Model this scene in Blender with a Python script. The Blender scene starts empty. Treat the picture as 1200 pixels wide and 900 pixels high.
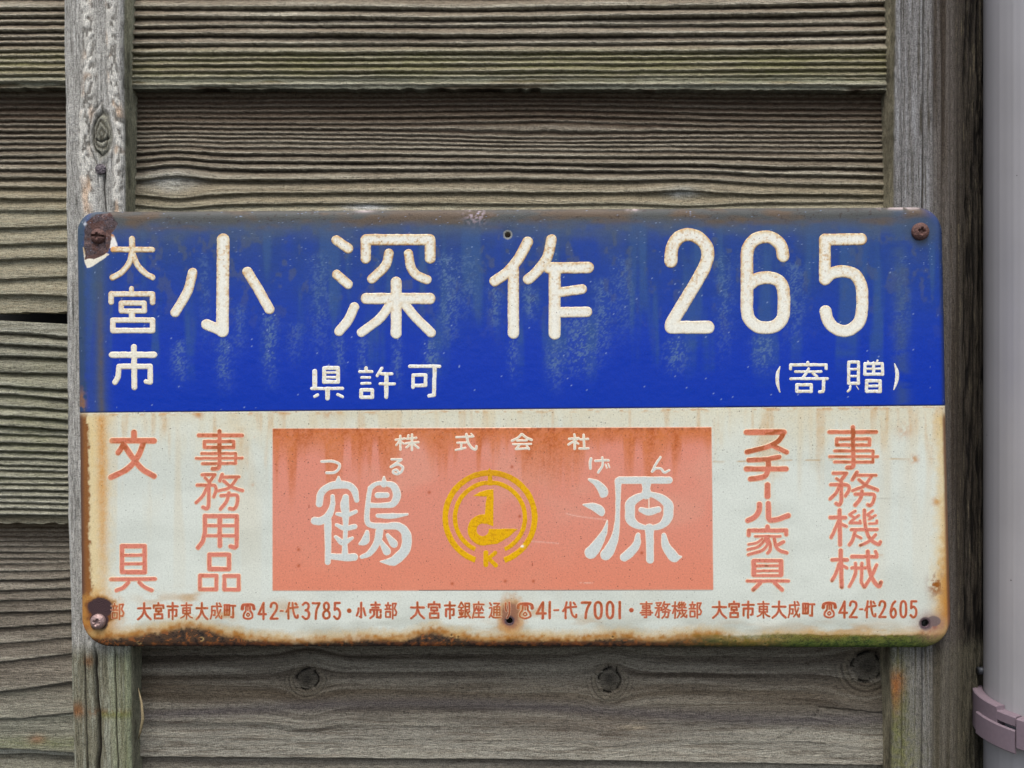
import bpy, math
import numpy as np

# ------------------------------------------------------------------ camera, world, light, exposure
S = 0.0005            # metres per photo unit on the sign face (photo frame 1200 x 900 units)
D = 0.52              # camera to sign face
Z0 = 1.5              # height of the optical axis above the ground
sc = bpy.context.scene
cam_d = bpy.data.cameras.new('camera')
cam = bpy.data.objects.new('camera', cam_d)
sc.collection.objects.link(cam)
cam.location = (0, -D, Z0)
cam.rotation_euler = (math.radians(90), 0, 0)
cam_d.sensor_width = 36
cam_d.lens = 36 * D / (1200 * S)
cam_d.clip_start = 0.01
cam_d.clip_end = 200
cam_d.dof.use_dof = True
cam_d.dof.focus_distance = D
cam_d.dof.aperture_fstop = 14
sc.camera = cam

SUN_EL, SUN_AZ = math.radians(66), math.radians(-14)   # azimuth measured from straight behind the camera
w = bpy.data.worlds.new('World'); sc.world = w; w.use_nodes = True
nt = w.node_tree; nt.nodes.clear()
sky = nt.nodes.new('ShaderNodeTexSky'); sky.sky_type = 'NISHITA'; sky.sun_disc = False
sky.sun_elevation = SUN_EL; sky.sun_rotation = math.radians(180 + 14)
sky.dust_density = 4.0; sky.air_density = 1.0; sky.ozone_density = 1.0
hs = nt.nodes.new('ShaderNodeHueSaturation'); hs.inputs['Saturation'].default_value = 0.75
nt.links.new(sky.outputs[0], hs.inputs['Color'])
tc = nt.nodes.new('ShaderNodeTexCoord'); sx = nt.nodes.new('ShaderNodeSeparateXYZ')
nt.links.new(tc.outputs['Generated'], sx.inputs[0])
mr = nt.nodes.new('ShaderNodeMapRange'); mr.inputs[1].default_value = -0.12; mr.inputs[2].default_value = 0.10
mr.interpolation_type = 'SMOOTHSTEP'
nt.links.new(sx.outputs['Z'], mr.inputs[0])
mxw = nt.nodes.new('ShaderNodeMix'); mxw.data_type = 'RGBA'
mxw.inputs[6].default_value = (0.62, 0.62, 0.6, 1)      # overcast light coming back from the ground
nt.links.new(mr.outputs[0], mxw.inputs[0]); nt.links.new(hs.outputs[0], mxw.inputs[7])
bg = nt.nodes.new('ShaderNodeBackground'); bg.inputs[1].default_value = 0.12
nt.links.new(mxw.outputs[2], bg.inputs[0])
wo = nt.nodes.new('ShaderNodeOutputWorld'); nt.links.new(bg.outputs[0], wo.inputs[0])

sun_d = bpy.data.lights.new('sun', 'SUN'); sun_d.energy = 1.5; sun_d.angle = math.radians(26)
sun_d.color = (1.0, 0.985, 0.95)
sun = bpy.data.objects.new('sun', sun_d); sc.collection.objects.link(sun)
sun.rotation_euler = (math.radians(90) - SUN_EL, 0, SUN_AZ)
sun.location = (0, -2, 4)

sc.view_settings.view_transform = 'Standard'; sc.view_settings.look = 'None'
sc.view_settings.gamma = 1.0; sc.view_settings.use_curve_mapping = False
sc.view_settings.exposure = 0.84

# ------------------------------------------------------------------ numpy helpers
def lin(r, g, b, k=1.0):
    c = np.array([r, g, b], float) / 255.0
    return np.where(c <= 0.04045, c / 12.92, ((c + 0.055) / 1.055) ** 2.4) * k

def _h(i, j, seed):
    n = (i * 374761393 + j * 668265263 + seed * 974634777) & 0x7fffffff
    n = ((n ^ (n >> 13)) * 1274126177) & 0x7fffffff
    n = ((n ^ (n >> 16)) * 668265263) & 0x7fffffff
    return ((n ^ (n >> 15)) & 0xffff) / 65535.0

def vn(x, y, seed=0):
    x = np.asarray(x, float); y = np.asarray(y, float) + 0 * x; x = x + 0 * y
    i = np.floor(x).astype(np.int64); j = np.floor(y).astype(np.int64)
    fx = x - i; fy = y - j; fx = fx * fx * (3 - 2 * fx); fy = fy * fy * (3 - 2 * fy)
    a = _h(i, j, seed); b = _h(i + 1, j, seed); c = _h(i, j + 1, seed); d = _h(i + 1, j + 1, seed)
    return (a * (1 - fx) + b * fx) * (1 - fy) + (c * (1 - fx) + d * fx) * fy

def fbm(x, y, seed=0, o=3):
    s = 0; a = 0.5; t = 0
    for k in range(o):
        s = s + a * vn(np.asarray(x) * 2 ** k, np.asarray(y) * 2 ** k, seed + 17 * k); t += a; a *= 0.5
    return s / t

def ss(a, b, x):
    t = np.clip((x - a) / (b - a), 0, 1)
    return t * t * (3 - 2 * t)

def mix(c, col, m):
    m = np.clip(m, 0, 1)[..., None]
    return c * (1 - m) + np.asarray(col) * m

def gauss(x, y, cx, cy, rx, ry):
    return np.exp(-((x - cx) / rx) ** 2 - ((y - cy) / ry) ** 2)

# ------------------------------------------------------------------ object helpers
def empty(name, loc, label, cat):
    o = bpy.data.objects.new(name, None); sc.collection.objects.link(o)
    o.location = loc; o['label'] = label; o['category'] = cat
    o.empty_display_size = 0.05
    return o

def link_mesh(name, V, loops, starts, mats, parent, attrs=None, smooth=True, label=None, origin=None):
    """V in world metres; stored relative to the parent's place."""
    me = bpy.data.meshes.new(name)
    L = np.array(parent_loc(parent))
    V = np.asarray(V, float) - L
    me.vertices.add(len(V)); me.vertices.foreach_set('co', V.astype(np.float32).ravel())
    me.loops.add(len(loops)); me.loops.foreach_set('vertex_index', np.asarray(loops, np.int32))
    me.polygons.add(len(starts)); me.polygons.foreach_set('loop_start', np.asarray(starts, np.int32))
    me.update(calc_edges=True)
    me.polygons.foreach_set('use_smooth', np.full(len(starts), smooth))
    for k, a in (attrs or {}).items():
        if a.ndim == 2:
            at = me.attributes.new(k, 'FLOAT_COLOR', 'POINT')
            at.data.foreach_set('color', np.concatenate([a, np.ones((len(a), 1))], 1).astype(np.float32).ravel())
        else:
            at = me.attributes.new(k, 'FLOAT', 'POINT'); at.data.foreach_set('value', a.astype(np.float32))
    me.validate(clean_customdata=False)
    for m in mats: me.materials.append(m)
    o = bpy.data.objects.new(name, me); sc.collection.objects.link(o)
    if parent: o.parent = parent
    if label: o['label'] = label
    return o

def parent_loc(p):
    x = np.zeros(3)
    while p is not None:
        x = x + np.array(p.location); p = p.parent
    return x

def grid_faces(ny, nx):
    a = np.arange(ny * nx).reshape(ny, nx)
    f = np.stack([a[:-1, :-1], a[1:, :-1], a[1:, 1:], a[:-1, 1:]], -1).reshape(-1, 4)
    return f.ravel(), np.arange(len(f)) * 4

SLOTS = ['c0', 'e0', 'c1', 'e1', 'c2', 'e2', 'c3', 'e3']
def contour(xs, ys, F):
    """triangulate {F<0} on a rectilinear grid; returns px, py, f, loops, starts, boundary edges"""
    ny, nx = F.shape
    F = np.where(np.abs(F) < 1e-6, 1e-6, F)
    ins = F < 0
    X, Y = np.meshgrid(xs, ys)
    vid = -np.ones(F.shape, np.int64); vid[ins] = np.arange(ins.sum())
    px = [X[ins]]; py = [Y[ins]]; fv = [F[ins]]; n = ins.sum()
    hx = ins[:, :-1] != ins[:, 1:]
    hid = -np.ones(hx.shape, np.int64); hid[hx] = n + np.arange(hx.sum()); n += hx.sum()
    a = F[:, :-1][hx]; b = F[:, 1:][hx]; t = a / (a - b)
    px.append(X[:, :-1][hx] * (1 - t) + X[:, 1:][hx] * t); py.append(Y[:, :-1][hx]); fv.append(np.zeros(len(t)))
    vx = ins[:-1] != ins[1:]
    wid = -np.ones(vx.shape, np.int64); wid[vx] = n + np.arange(vx.sum()); n += vx.sum()
    a = F[:-1][vx]; b = F[1:][vx]; t = a / (a - b)
    px.append(X[:-1][vx]); py.append(Y[:-1][vx] * (1 - t) + Y[1:][vx] * t); fv.append(np.zeros(len(t)))
    px, py, fv = map(np.concatenate, (px, py, fv))
    c = [vid[:-1, :-1], hid[:-1], vid[:-1, 1:], wid[:, 1:], vid[1:, 1:], hid[1:], vid[1:, :-1], wid[:, :-1]]
    c = np.stack(c, -1).reshape(-1, 8)
    code = (c[:, 0] >= 0) * 1 + (c[:, 2] >= 0) * 2 + (c[:, 4] >= 0) * 4 + (c[:, 6] >= 0) * 8
    loops = []; counts = []; bnd = []
    for k in range(1, 16):
        sel = c[code == k]
        if not len(sel): continue
        r = sel[0] >= 0
        idx = np.where(r)[0]
        loops.append(sel[:, idx[::-1]].ravel()); counts.append(np.full(len(sel), len(idx)))
        for q in range(len(idx)):
            i, j = idx[q], idx[(q + 1) % len(idx)]
            if i % 2 and j % 2: bnd.append(sel[:, [i, j]])
    loops = np.concatenate(loops); counts = np.concatenate(counts)
    starts = np.concatenate([[0], np.cumsum(counts)[:-1]])
    bnd = np.concatenate(bnd) if bnd else np.zeros((0, 2), np.int64)
    return px, py, fv, loops, starts, bnd

def face_mesh(name, xs, ys, F, depth, color, mat, parent, back=None, label=None, extra=None):
    """sheet at depth(px,py,f) [metres behind the sign face], with a wall going back along its outline"""
    px, py, fv, loops, starts, bnd = contour(xs, ys, F)
    dep = depth(px, py, fv)
    V = np.stack([(px - 600) * S, dep, Z0 - (py - 450) * S], 1)
    at = color(px, py, fv)
    if back is not None and len(bnd):
        n = len(V); u, inv = np.unique(bnd.ravel(), return_inverse=True); inv = inv.reshape(bnd.shape)
        Vb = V[u].copy(); Vb[:, 1] += back
        V = np.concatenate([V, Vb])
        at = {k: np.concatenate([a, a[u]]) for k, a in at.items()}
        q = np.stack([bnd[:, 0], bnd[:, 1], n + inv[:, 1], n + inv[:, 0]], 1)
        starts = np.concatenate([starts, len(loops) + 4 * np.arange(len(q))]); loops = np.concatenate([loops, q.ravel()])
    return link_mesh(name, V, loops, starts, [mat], parent, at, label=label)

# ------------------------------------------------------------------ materials
def nodes(m):
    m.use_nodes = True; t = m.node_tree
    return t, t.nodes['Principled BSDF'], t.nodes, t.links.new

def mul(t, fac, a, b):
    n = t.nodes.new('ShaderNodeMix'); n.data_type = 'RGBA'; n.blend_type = 'MULTIPLY'
    return n

def enamel_material(name, bump=0.15, coat=0.0, peel=230.0):
    m = bpy.data.materials.new(name); t, p, N, L = nodes(m)
    at = N.new('ShaderNodeAttribute'); at.attribute_name = 'Col'
    rg = N.new('ShaderNodeAttribute'); rg.attribute_name = 'rgh'
    sp = N.new('ShaderNodeAttribute'); sp.attribute_name = 'spk'
    tcn = N.new('ShaderNodeTexCoord')
    # tiny burnt specks in the enamel
    vo = N.new('ShaderNodeTexVoronoi'); vo.inputs['Scale'].default_value = 420
    L(tcn.outputs['Object'], vo.inputs['Vector'])
    sepc = N.new('ShaderNodeSeparateColor'); L(vo.outputs['Color'], sepc.inputs[0])
    rad = N.new('ShaderNodeMath'); rad.operation = 'MULTIPLY_ADD'
    L(sepc.outputs[0], rad.inputs[0]); rad.inputs[1].default_value = 0.42; rad.inputs[2].default_value = -0.20
    rad2 = N.new('ShaderNodeMath'); rad2.operation = 'MULTIPLY'; L(rad.outputs[0], rad2.inputs[0]); L(sp.outputs['Fac'], rad2.inputs[1])
    lt = N.new('ShaderNodeMath'); lt.operation = 'LESS_THAN'; L(vo.outputs['Distance'], lt.inputs[0]); L(rad2.outputs[0], lt.inputs[1])
    k = N.new('ShaderNodeMath'); k.operation = 'MULTIPLY'; L(lt.outputs[0], k.inputs[0]); k.inputs[1].default_value = 0.6
    # mottling
    n1 = N.new('ShaderNodeTexNoise'); n1.inputs['Scale'].default_value = 1100; n1.inputs['Detail'].default_value = 2
    L(tcn.outputs['Object'], n1.inputs['Vector'])
    r1 = N.new('ShaderNodeMapRange'); r1.inputs[1].default_value = 0.3; r1.inputs[2].default_value = 0.7
    r1.inputs[3].default_value = 0.90; r1.inputs[4].default_value = 1.08
    L(n1.outputs[0], r1.inputs[0])
    mm = N.new('ShaderNodeVectorMath'); mm.operation = 'SCALE'
    L(at.outputs['Color'], mm.inputs[0]); L(r1.outputs[0], mm.inputs['Scale'])
    vo2 = N.new('ShaderNodeTexVoronoi'); vo2.inputs['Scale'].default_value = 780
    L(tcn.outputs['Object'], vo2.inputs['Vector'])
    sc2 = N.new('ShaderNodeSeparateColor'); L(vo2.outputs['Color'], sc2.inputs[0])
    ra = N.new('ShaderNodeMath'); ra.operation = 'MULTIPLY_ADD'; L(sc2.outputs[1], ra.inputs[0]); ra.inputs[1].default_value = 0.7; ra.inputs[2].default_value = -0.32
    ra2 = N.new('ShaderNodeMath'); ra2.operation = 'MULTIPLY'; L(ra.outputs[0], ra2.inputs[0]); L(sp.outputs['Fac'], ra2.inputs[1])
    lt2 = N.new('ShaderNodeMath'); lt2.operation = 'LESS_THAN'; L(vo2.outputs['Distance'], lt2.inputs[0]); L(ra2.outputs[0], lt2.inputs[1])
    k2 = N.new('ShaderNodeMath'); k2.operation = 'MULTIPLY'; L(lt2.outputs[0], k2.inputs[0]); k2.inputs[1].default_value = 0.22
    mxa = N.new('ShaderNodeMix'); mxa.data_type = 'RGBA'; L(k2.outputs[0], mxa.inputs[0]); L(mm.outputs[0], mxa.inputs[6]); mxa.inputs[7].default_value = (0.10, 0.07, 0.045, 1)
    mx = N.new('ShaderNodeMix'); mx.data_type = 'RGBA'; L(k.outputs[0], mx.inputs[0]); L(mxa.outputs[2], mx.inputs[6])
    mx.inputs[7].default_value = (0.045, 0.03, 0.02, 1)
    L(mx.outputs[2], p.inputs['Base Color']); L(rg.outputs['Fac'], p.inputs['Roughness'])
    n2 = N.new('ShaderNodeTexNoise'); n2.inputs['Scale'].default_value = peel; n2.inputs['Detail'].default_value = 3
    L(tcn.outputs['Object'], n2.inputs['Vector'])
    bm = N.new('ShaderNodeBump'); bm.inputs['Strength'].default_value = bump; bm.inputs['Distance'].default_value = 0.0006
    L(n2.outputs[0], bm.inputs['Height'])
    n3 = N.new('ShaderNodeTexNoise'); n3.inputs['Scale'].default_value = 1600; n3.inputs['Detail'].default_value = 2
    L(tcn.outputs['Object'], n3.inputs['Vector'])
    rr = N.new('ShaderNodeMapRange'); rr.inputs[1].default_value = 0.4; rr.inputs[2].default_value = 0.9   # rough = rust
    rr.inputs[3].default_value = 0.0; rr.inputs[4].default_value = 1.0
    L(rg.outputs['Fac'], rr.inputs[0])
    b2 = N.new('ShaderNodeBump'); b2.inputs['Distance'].default_value = 0.0006
    L(rr.outputs[0], b2.inputs['Strength']); L(n3.outputs[0], b2.inputs['Height']); L(bm.outputs[0], b2.inputs['Normal'])
    L(b2.outputs[0], p.inputs['Normal'])
    p.inputs['Specular IOR Level'].default_value = 0.36
    return m

def wood_material(name, axis):
    m = bpy.data.materials.new(name); t, p, N, L = nodes(m)
    at = N.new('ShaderNodeAttribute'); at.attribute_name = 'Col'
    tcn = N.new('ShaderNodeTexCoord')
    mp = N.new('ShaderNodeMapping')
    mp.inputs['Scale'].default_value = (250, 900, 2600) if axis == 'x' else (2600, 900, 250)
    L(tcn.outputs['Object'], mp.inputs[0])
    n1 = N.new('ShaderNodeTexNoise'); n1.inputs['Scale'].default_value = 1.0; n1.inputs['Detail'].default_value = 3
    L(mp.outputs[0], n1.inputs['Vector'])
    n2 = N.new('ShaderNodeTexNoise'); n2.inputs['Scale'].default_value = 1500; n2.inputs['Detail'].default_value = 3
    L(tcn.outputs['Object'], n2.inputs['Vector'])
    n4 = N.new('ShaderNodeTexNoise'); n4.inputs['Scale'].default_value = 3600; n4.inputs['Detail'].default_value = 1
    L(tcn.outputs['Object'], n4.inputs['Vector'])
    mt4 = N.new('ShaderNodeMath'); mt4.operation = 'MULTIPLY_ADD'; L(n4.outputs[0], mt4.inputs[0]); mt4.inputs[1].default_value = 0.8; mt4.inputs[2].default_value = -0.4
    ad0 = N.new('ShaderNodeMath'); ad0.operation = 'ADD'; L(n1.outputs[0], ad0.inputs[0]); L(n2.outputs[0], ad0.inputs[1])
    ad = N.new('ShaderNodeMath'); ad.operation = 'ADD'; L(ad0.outputs[0], ad.inputs[0]); L(mt4.outputs[0], ad.inputs[1])
    r1 = N.new('ShaderNodeMapRange'); r1.inputs[1].default_value = 0.72; r1.inputs[2].default_value = 1.28
    r1.inputs[3].default_value = 0.45; r1.inputs[4].default_value = 1.55
    L(ad.outputs[0], r1.inputs[0])
    mm = N.new('ShaderNodeVectorMath'); mm.operation = 'SCALE'
    L(at.outputs['Color'], mm.inputs[0]); L(r1.outputs[0], mm.inputs['Scale'])
    L(mm.outputs[0], p.inputs['Base Color'])
    p.inputs['Roughness'].default_value = 0.9; p.inputs['Specular IOR Level'].default_value = 0.15
    bm = N.new('ShaderNodeBump'); bm.inputs['Strength'].default_value = 0.8; bm.inputs['Distance'].default_value = 0.0009
    L(ad.outputs[0], bm.inputs['Height']); L(bm.outputs[0], p.inputs['Normal'])
    return m

def plain_material(name, col, rough, metal=0.0, nscale=900, var=0.25, bump=0.3, dist=0.0004):
    m = bpy.data.materials.new(name); t, p, N, L = nodes(m)
    tcn = N.new('ShaderNodeTexCoord')
    n1 = N.new('ShaderNodeTexNoise'); n1.inputs['Scale'].default_value = nscale; n1.inputs['Detail'].default_value = 4
    L(tcn.outputs['Object'], n1.inputs['Vector'])
    r1 = N.new('ShaderNodeMapRange'); r1.inputs[1].default_value = 0.3; r1.inputs[2].default_value = 0.7
    r1.inputs[3].default_value = 1 - var; r1.inputs[4].default_value = 1 + var
    L(n1.outputs[0], r1.inputs[0])
    rgb = N.new('ShaderNodeRGB'); rgb.outputs[0].default_value = (*col, 1)
    mm = N.new('ShaderNodeVectorMath'); mm.operation = 'SCALE'
    L(rgb.outputs[0], mm.inputs[0]); L(r1.outputs[0], mm.inputs['Scale']); L(mm.outputs[0], p.inputs['Base Color'])
    p.inputs['Roughness'].default_value = rough; p.inputs['Metallic'].default_value = metal
    bm = N.new('ShaderNodeBump'); bm.inputs['Strength'].default_value = bump; bm.inputs['Distance'].default_value = dist
    L(n1.outputs[0], bm.inputs['Height']); L(bm.outputs[0], p.inputs['Normal'])
    return m

M_ENAMEL = enamel_material('old enamel', 0.22, peel=230)
M_LETTER = enamel_material('enamel lettering', 0.06, peel=400)
M_WOODX = wood_material('weathered board wood', 'x')
M_WOODZ = wood_material('weathered post wood', 'z')
M_RUST = plain_material('rusted screw steel', lin(92, 62, 55), 0.75, 0.0, 1500, 0.5, 0.9, 0.0006)
M_PINK = plain_material('plated screw steel', lin(150, 125, 120), 0.45, 0.35, 1500, 0.3, 0.5)
M_DARK = plain_material('dark gap backing', lin(22, 20, 18), 0.95, 0, 300, 0.3)
M_CLAMP = plain_material('mauve plastic clamp', lin(116, 101, 109), 0.6, 0, 500, 0.06, 0.1)

# ------------------------------------------------------------------ the board wall
wall = empty('board_wall', (0, 0.03, Z0), 'old grey wall of overlapping horizontal boards with upright posts behind the sign', 'wall')

def wood_P(px, py, dep, nominal):
    k = S * (D + nominal) / D
    return np.stack([(px - 600) * k, dep, Z0 - (py - 450) * k], -1)

def axis_lines(a, b, fine, coarse, zones):
    """positions from a to b, spaced fine inside the zones and coarse elsewhere"""
    out = [a]
    while out[-1] < b:
        p = out[-1]
        f = any(z0 <= p <= z1 for z0, z1 in zones)
        out.append(p + (fine if f else coarse))
    out[-1] = b
    return np.array(out)

def warp(x, y, knots):
    ye = y.copy()
    for cx, cy, rx, ry in knots:
        d = ye - cy; g = np.exp(-np.abs((x - cx) / (rx * 2.3)) ** 2)
        ye = cy + d * (1 - 0.95 * g * np.exp(-np.abs(d) / (ry * 2.2)))
    return ye

def board(x0, x1, ytop, ybot, rid, dep0, dep1, seed, amp=1.0, tone=None, moss=None, knots=(), dx=2.2, dy=0.85,
          fine_y=None, ragged=0.8, mottles=(), lip=0.010, stripe=0.5, top_lip=False, label=None, bulges=(), extra=None):
    """rid: list of ridge feet, each (y at x0, y at middle, y at x1)"""
    xs = axis_lines(x0, x1, dx, 6, [(x0, x1)])
    yt = lambda x: np.interp(x, [x0, x1], ytop)
    yb = lambda x: np.interp(x, [x0, (x0 + x1) / 2, x1], ybot)
    H = max(ybot) - min(ytop)
    zs = [(min(ytop) - 5, max(ybot) + 5)] if fine_y is None else fine_y
    rows = axis_lines(0, H, dy, 8, [(a - ytop[0], b - ytop[0]) for a, b in zs]) / H
    X, T = np.meshgrid(xs, rows)
    rag = (vn(xs / 7, 0 * xs, seed + 5) - 0.5) * ragged * 2 + (vn(xs / 2.6, 0 * xs, seed + 6) - 0.5) * ragged
    Yb = (yb(xs) + rag)[None, :]; Yt = yt(xs)[None, :]
    Y = Yt + (Yb - Yt) * T
    ye = warp(X, Y, list(knots) + list(bulges))
    ye = ye + 1.6 * (fbm(X / 130, ye / 40, seed, 2) - 0.5) + 0.55 * (vn(X / 16, ye / 6, seed + 1) - 0.5) + 0.7 * (vn(X / 3.2, ye / 5, seed + 8) - 0.5)
    # ridge intervals
    R = [ytop[0] - 12 + 0 * xs] + [np.interp(xs, [x0, (x0 + x1) / 2, x1], r) for r in rid] + [np.full(len(xs), max(ybot) + 30.)]
    R = np.sort(np.array(R), 0)
    lo = np.zeros_like(Y); hi = np.zeros_like(Y); kk = np.zeros_like(Y)
    for k in range(len(R) - 1):
        s_ = (ye >= R[k][None, :]) & (ye < R[k + 1][None, :])
        lo = np.where(s_, R[k][None, :], lo); hi = np.where(s_, R[k + 1][None, :], hi); kk = np.where(s_, k, kk)
    wdt = np.clip(hi - lo, 1, 22); t = (ye - lo) / np.maximum(hi - lo, 1e-3)
    px_in = t * wdt; px_out = (1 - t) * wdt                       # distance from the ridge above / to the foot of this one
    gw = np.clip(wdt * 0.28, 1.2, 4.5) * (0.6 + 0.8 * fbm(X / 60, kk * 3.1, seed + 31, 2))
    prof = (0.25 * ss(0, gw, px_in) + 0.75 * ss(gw * 0.6, np.maximum(gw * 2.2, wdt * 0.75), px_in)) * (1 - ss(1.5, 0.3, px_out))
    amp_k = (0.7 + 0.6 * vn(kk * 3.7, 0 * kk, seed + 9))
    amp_x = 0.75 + 0.5 * fbm(X / 90, kk, seed + 11, 2)
    h = prof * np.clip(wdt * 0.42, 0.6, 5.0) * amp * amp_k * amp_x
    streak = fbm(X / 45, ye / 1.3, seed + 2, 3)
    fib = fbm(X / 9, ye / 0.9, seed + 3, 2)
    h = h + 0.9 * (streak - 0.5) * (0.6 + 0.4 * amp) + 0.45 * (fib - 0.5)
    # colour
    lo_c, mid_c, hi_c = tone
    v = 0.55 * t * (prof > 0.3) + 0.45 * streak + stripe * (fbm(X / 160, ye / 7, seed + 4, 3) - 0.5)
    c = np.ones(X.shape + (3,)) * mid_c
    c = mix(c, hi_c, ss(0.45, 0.95, v)); c = mix(c, lo_c, ss(0.42, 0.0, v))
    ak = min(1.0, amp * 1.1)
    c = mix(c, lin(38, 31, 23), 0.72 * ss(gw * 1.3, gw * 0.35, px_in) * ak * (0.55 + 0.6 * amp_x))  # grooves darkened in the colour: dirt together with their shade
    c = mix(c, hi_c * 1.25, ak * 0.75 * np.exp(-((px_out - 1.9) / 1.0) ** 2) * (0.3 + 0.9 * fib))  # lit edge of each ridge painted as a pale line
    hair = np.abs(fbm(X / 110, ye / 3.0, seed + 41, 2) - .5)
    c = mix(c, lin(48, 41, 33), .6 * ss(.018, .004, hair) * ss(.4, .6, fib))
    h = h - .5 * ss(.018, .004, hair)
    if extra is not None: c, h = extra(c, h, X, Y)
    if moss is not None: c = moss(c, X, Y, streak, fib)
    for cx, cy, rx, ry in knots:
        ang = np.arctan2((Y - cy) / ry, (X - cx) / rx)
        r = np.hypot((X - cx) / rx, (Y - cy) / ry) * (1 + 0.16 * (vn(ang * 1.6 + 5, 0 * ang, seed + 21) - 0.5))
        c = mix(c, lin(84, 80, 70), 0.6 * ss(1.0, 0.9, r)); c = mix(c, lin(52, 48, 42), 0.7 * ss(.9, .1, r))
        arcs = ss(1.1, 1.3, r) * ss(2.6, 1.5, r) * (Y > cy - 4)
        c = mix(c, lin(60, 54, 46), .65 * arcs * (np.sin(r * 16) > .55)); c = mix(c, lin(140, 130, 110), .4 * arcs * (np.sin(r * 16) < -.5))
        crack = np.exp(-((r - 1.0) / 0.08) ** 2) * ss(.25, .42, vn(ang * 1.7, 0 * ang, seed + 22))
        rad = (np.abs(vn(ang * 2.2, r * 1.5, seed + 23) - .5) < .02) * ss(0.5, .8, r) * (r < 1.45)
        c = mix(c, lin(12, 10, 8), 1.0 * crack + 0.85 * rad)
        h = h - 3.2 * crack - 1.2 * rad + 0.6 * ss(1.0, 0.6, r) + 0.9 * np.exp(-((r - 1.35) / 0.2) ** 2)
        c = mix(c, lin(122, 113, 96), 0.5 * np.exp(-((r - 1.4) / 0.16) ** 2))
    for cx, cy, rx, ry, col, st in mottles:
        c = mix(c, col, st * gauss(X, Y, cx, cy, rx, ry) * (0.4 + 0.9 * fib) * 1.4)
        h = h + st * 1.2 * gauss(X, Y, cx, cy, rx, ry) * (fib - .3)
    dep = dep0 + (dep1 - dep0) * T - h * S
    nom = (dep0 + dep1) / 2
    V = wood_P(X, Y, dep, nom)
    bot = V[-1:].copy(); bot[..., 1] += lip
    top = V[:1].copy(); top[..., 1] += 0.012 if not top_lip else lip
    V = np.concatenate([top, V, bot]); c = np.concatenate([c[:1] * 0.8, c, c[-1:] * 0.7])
    ny, nx = V.shape[:2]
    lp, st = grid_faces(ny, nx)
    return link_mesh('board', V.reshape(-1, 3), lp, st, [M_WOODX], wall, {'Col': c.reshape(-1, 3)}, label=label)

WK = 1.25   # open-air albedo of the boards against their look in the shade
def tone(a, b, c_, k=WK): return (lin(*a) * k, lin(*b) * k, lin(*c_) * k)
T_A = tone((70, 60, 48), (112, 102, 87), (160, 154, 138))
T_B = tone((60, 51, 42), (104, 95, 81), (154, 148, 132))
T_D = tone((68, 62, 54), (104, 97, 86), (138, 132, 118))
T_C = tone((84, 80, 68), (124, 121, 106), (158, 156, 142))
MOSS = lin(112, 112, 68) * 1.2; PALE = lin(158, 160, 142) * 1.15

def moss_A(c, X, Y, s, f):
    m = ss(52, 70, Y) * (1 - ss(92, 108, Y)) * (0.35 + 0.65 * fbm(X / 70, Y / 20, 77, 2))
    c = mix(c, MOSS, 0.7 * m * (0.3 + f))
    return mix(c, PALE, 0.4 * ss(86, 100, Y) * (0.3 + s) * ss(.35, .6, fbm(X / 40, Y / 5, 79, 2) + .1))
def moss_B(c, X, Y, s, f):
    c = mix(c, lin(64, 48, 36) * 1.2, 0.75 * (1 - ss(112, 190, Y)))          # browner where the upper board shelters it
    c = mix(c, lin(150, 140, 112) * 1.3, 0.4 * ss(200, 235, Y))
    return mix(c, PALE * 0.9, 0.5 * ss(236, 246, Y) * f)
def moss_C(c, X, Y, s, f):
    m = gauss(X, Y, 40, 500, 60, 90) * (0.3 + 0.7 * fbm(X / 25, Y / 12, 78, 2))
    return mix(c, lin(112, 114, 82) * 1.15, 0.6 * m * (0.3 + f))
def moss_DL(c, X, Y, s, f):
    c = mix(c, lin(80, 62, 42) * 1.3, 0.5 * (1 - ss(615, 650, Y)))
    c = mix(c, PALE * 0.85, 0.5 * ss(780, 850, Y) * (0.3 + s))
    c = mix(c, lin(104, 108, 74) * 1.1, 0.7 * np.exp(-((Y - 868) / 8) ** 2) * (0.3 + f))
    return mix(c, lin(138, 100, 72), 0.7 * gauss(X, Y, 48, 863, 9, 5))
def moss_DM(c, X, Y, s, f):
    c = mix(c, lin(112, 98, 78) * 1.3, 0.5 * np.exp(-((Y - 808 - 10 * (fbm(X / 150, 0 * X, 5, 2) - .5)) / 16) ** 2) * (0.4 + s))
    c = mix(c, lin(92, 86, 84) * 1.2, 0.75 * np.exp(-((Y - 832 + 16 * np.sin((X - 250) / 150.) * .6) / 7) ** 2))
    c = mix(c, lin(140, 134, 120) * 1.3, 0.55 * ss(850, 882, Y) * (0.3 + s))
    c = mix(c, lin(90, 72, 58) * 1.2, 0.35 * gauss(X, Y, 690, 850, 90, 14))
    return c

def tri(*v):
    out = []
    for a in v: out.append(a if isinstance(a, tuple) else (a, a, a))
    return out

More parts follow.
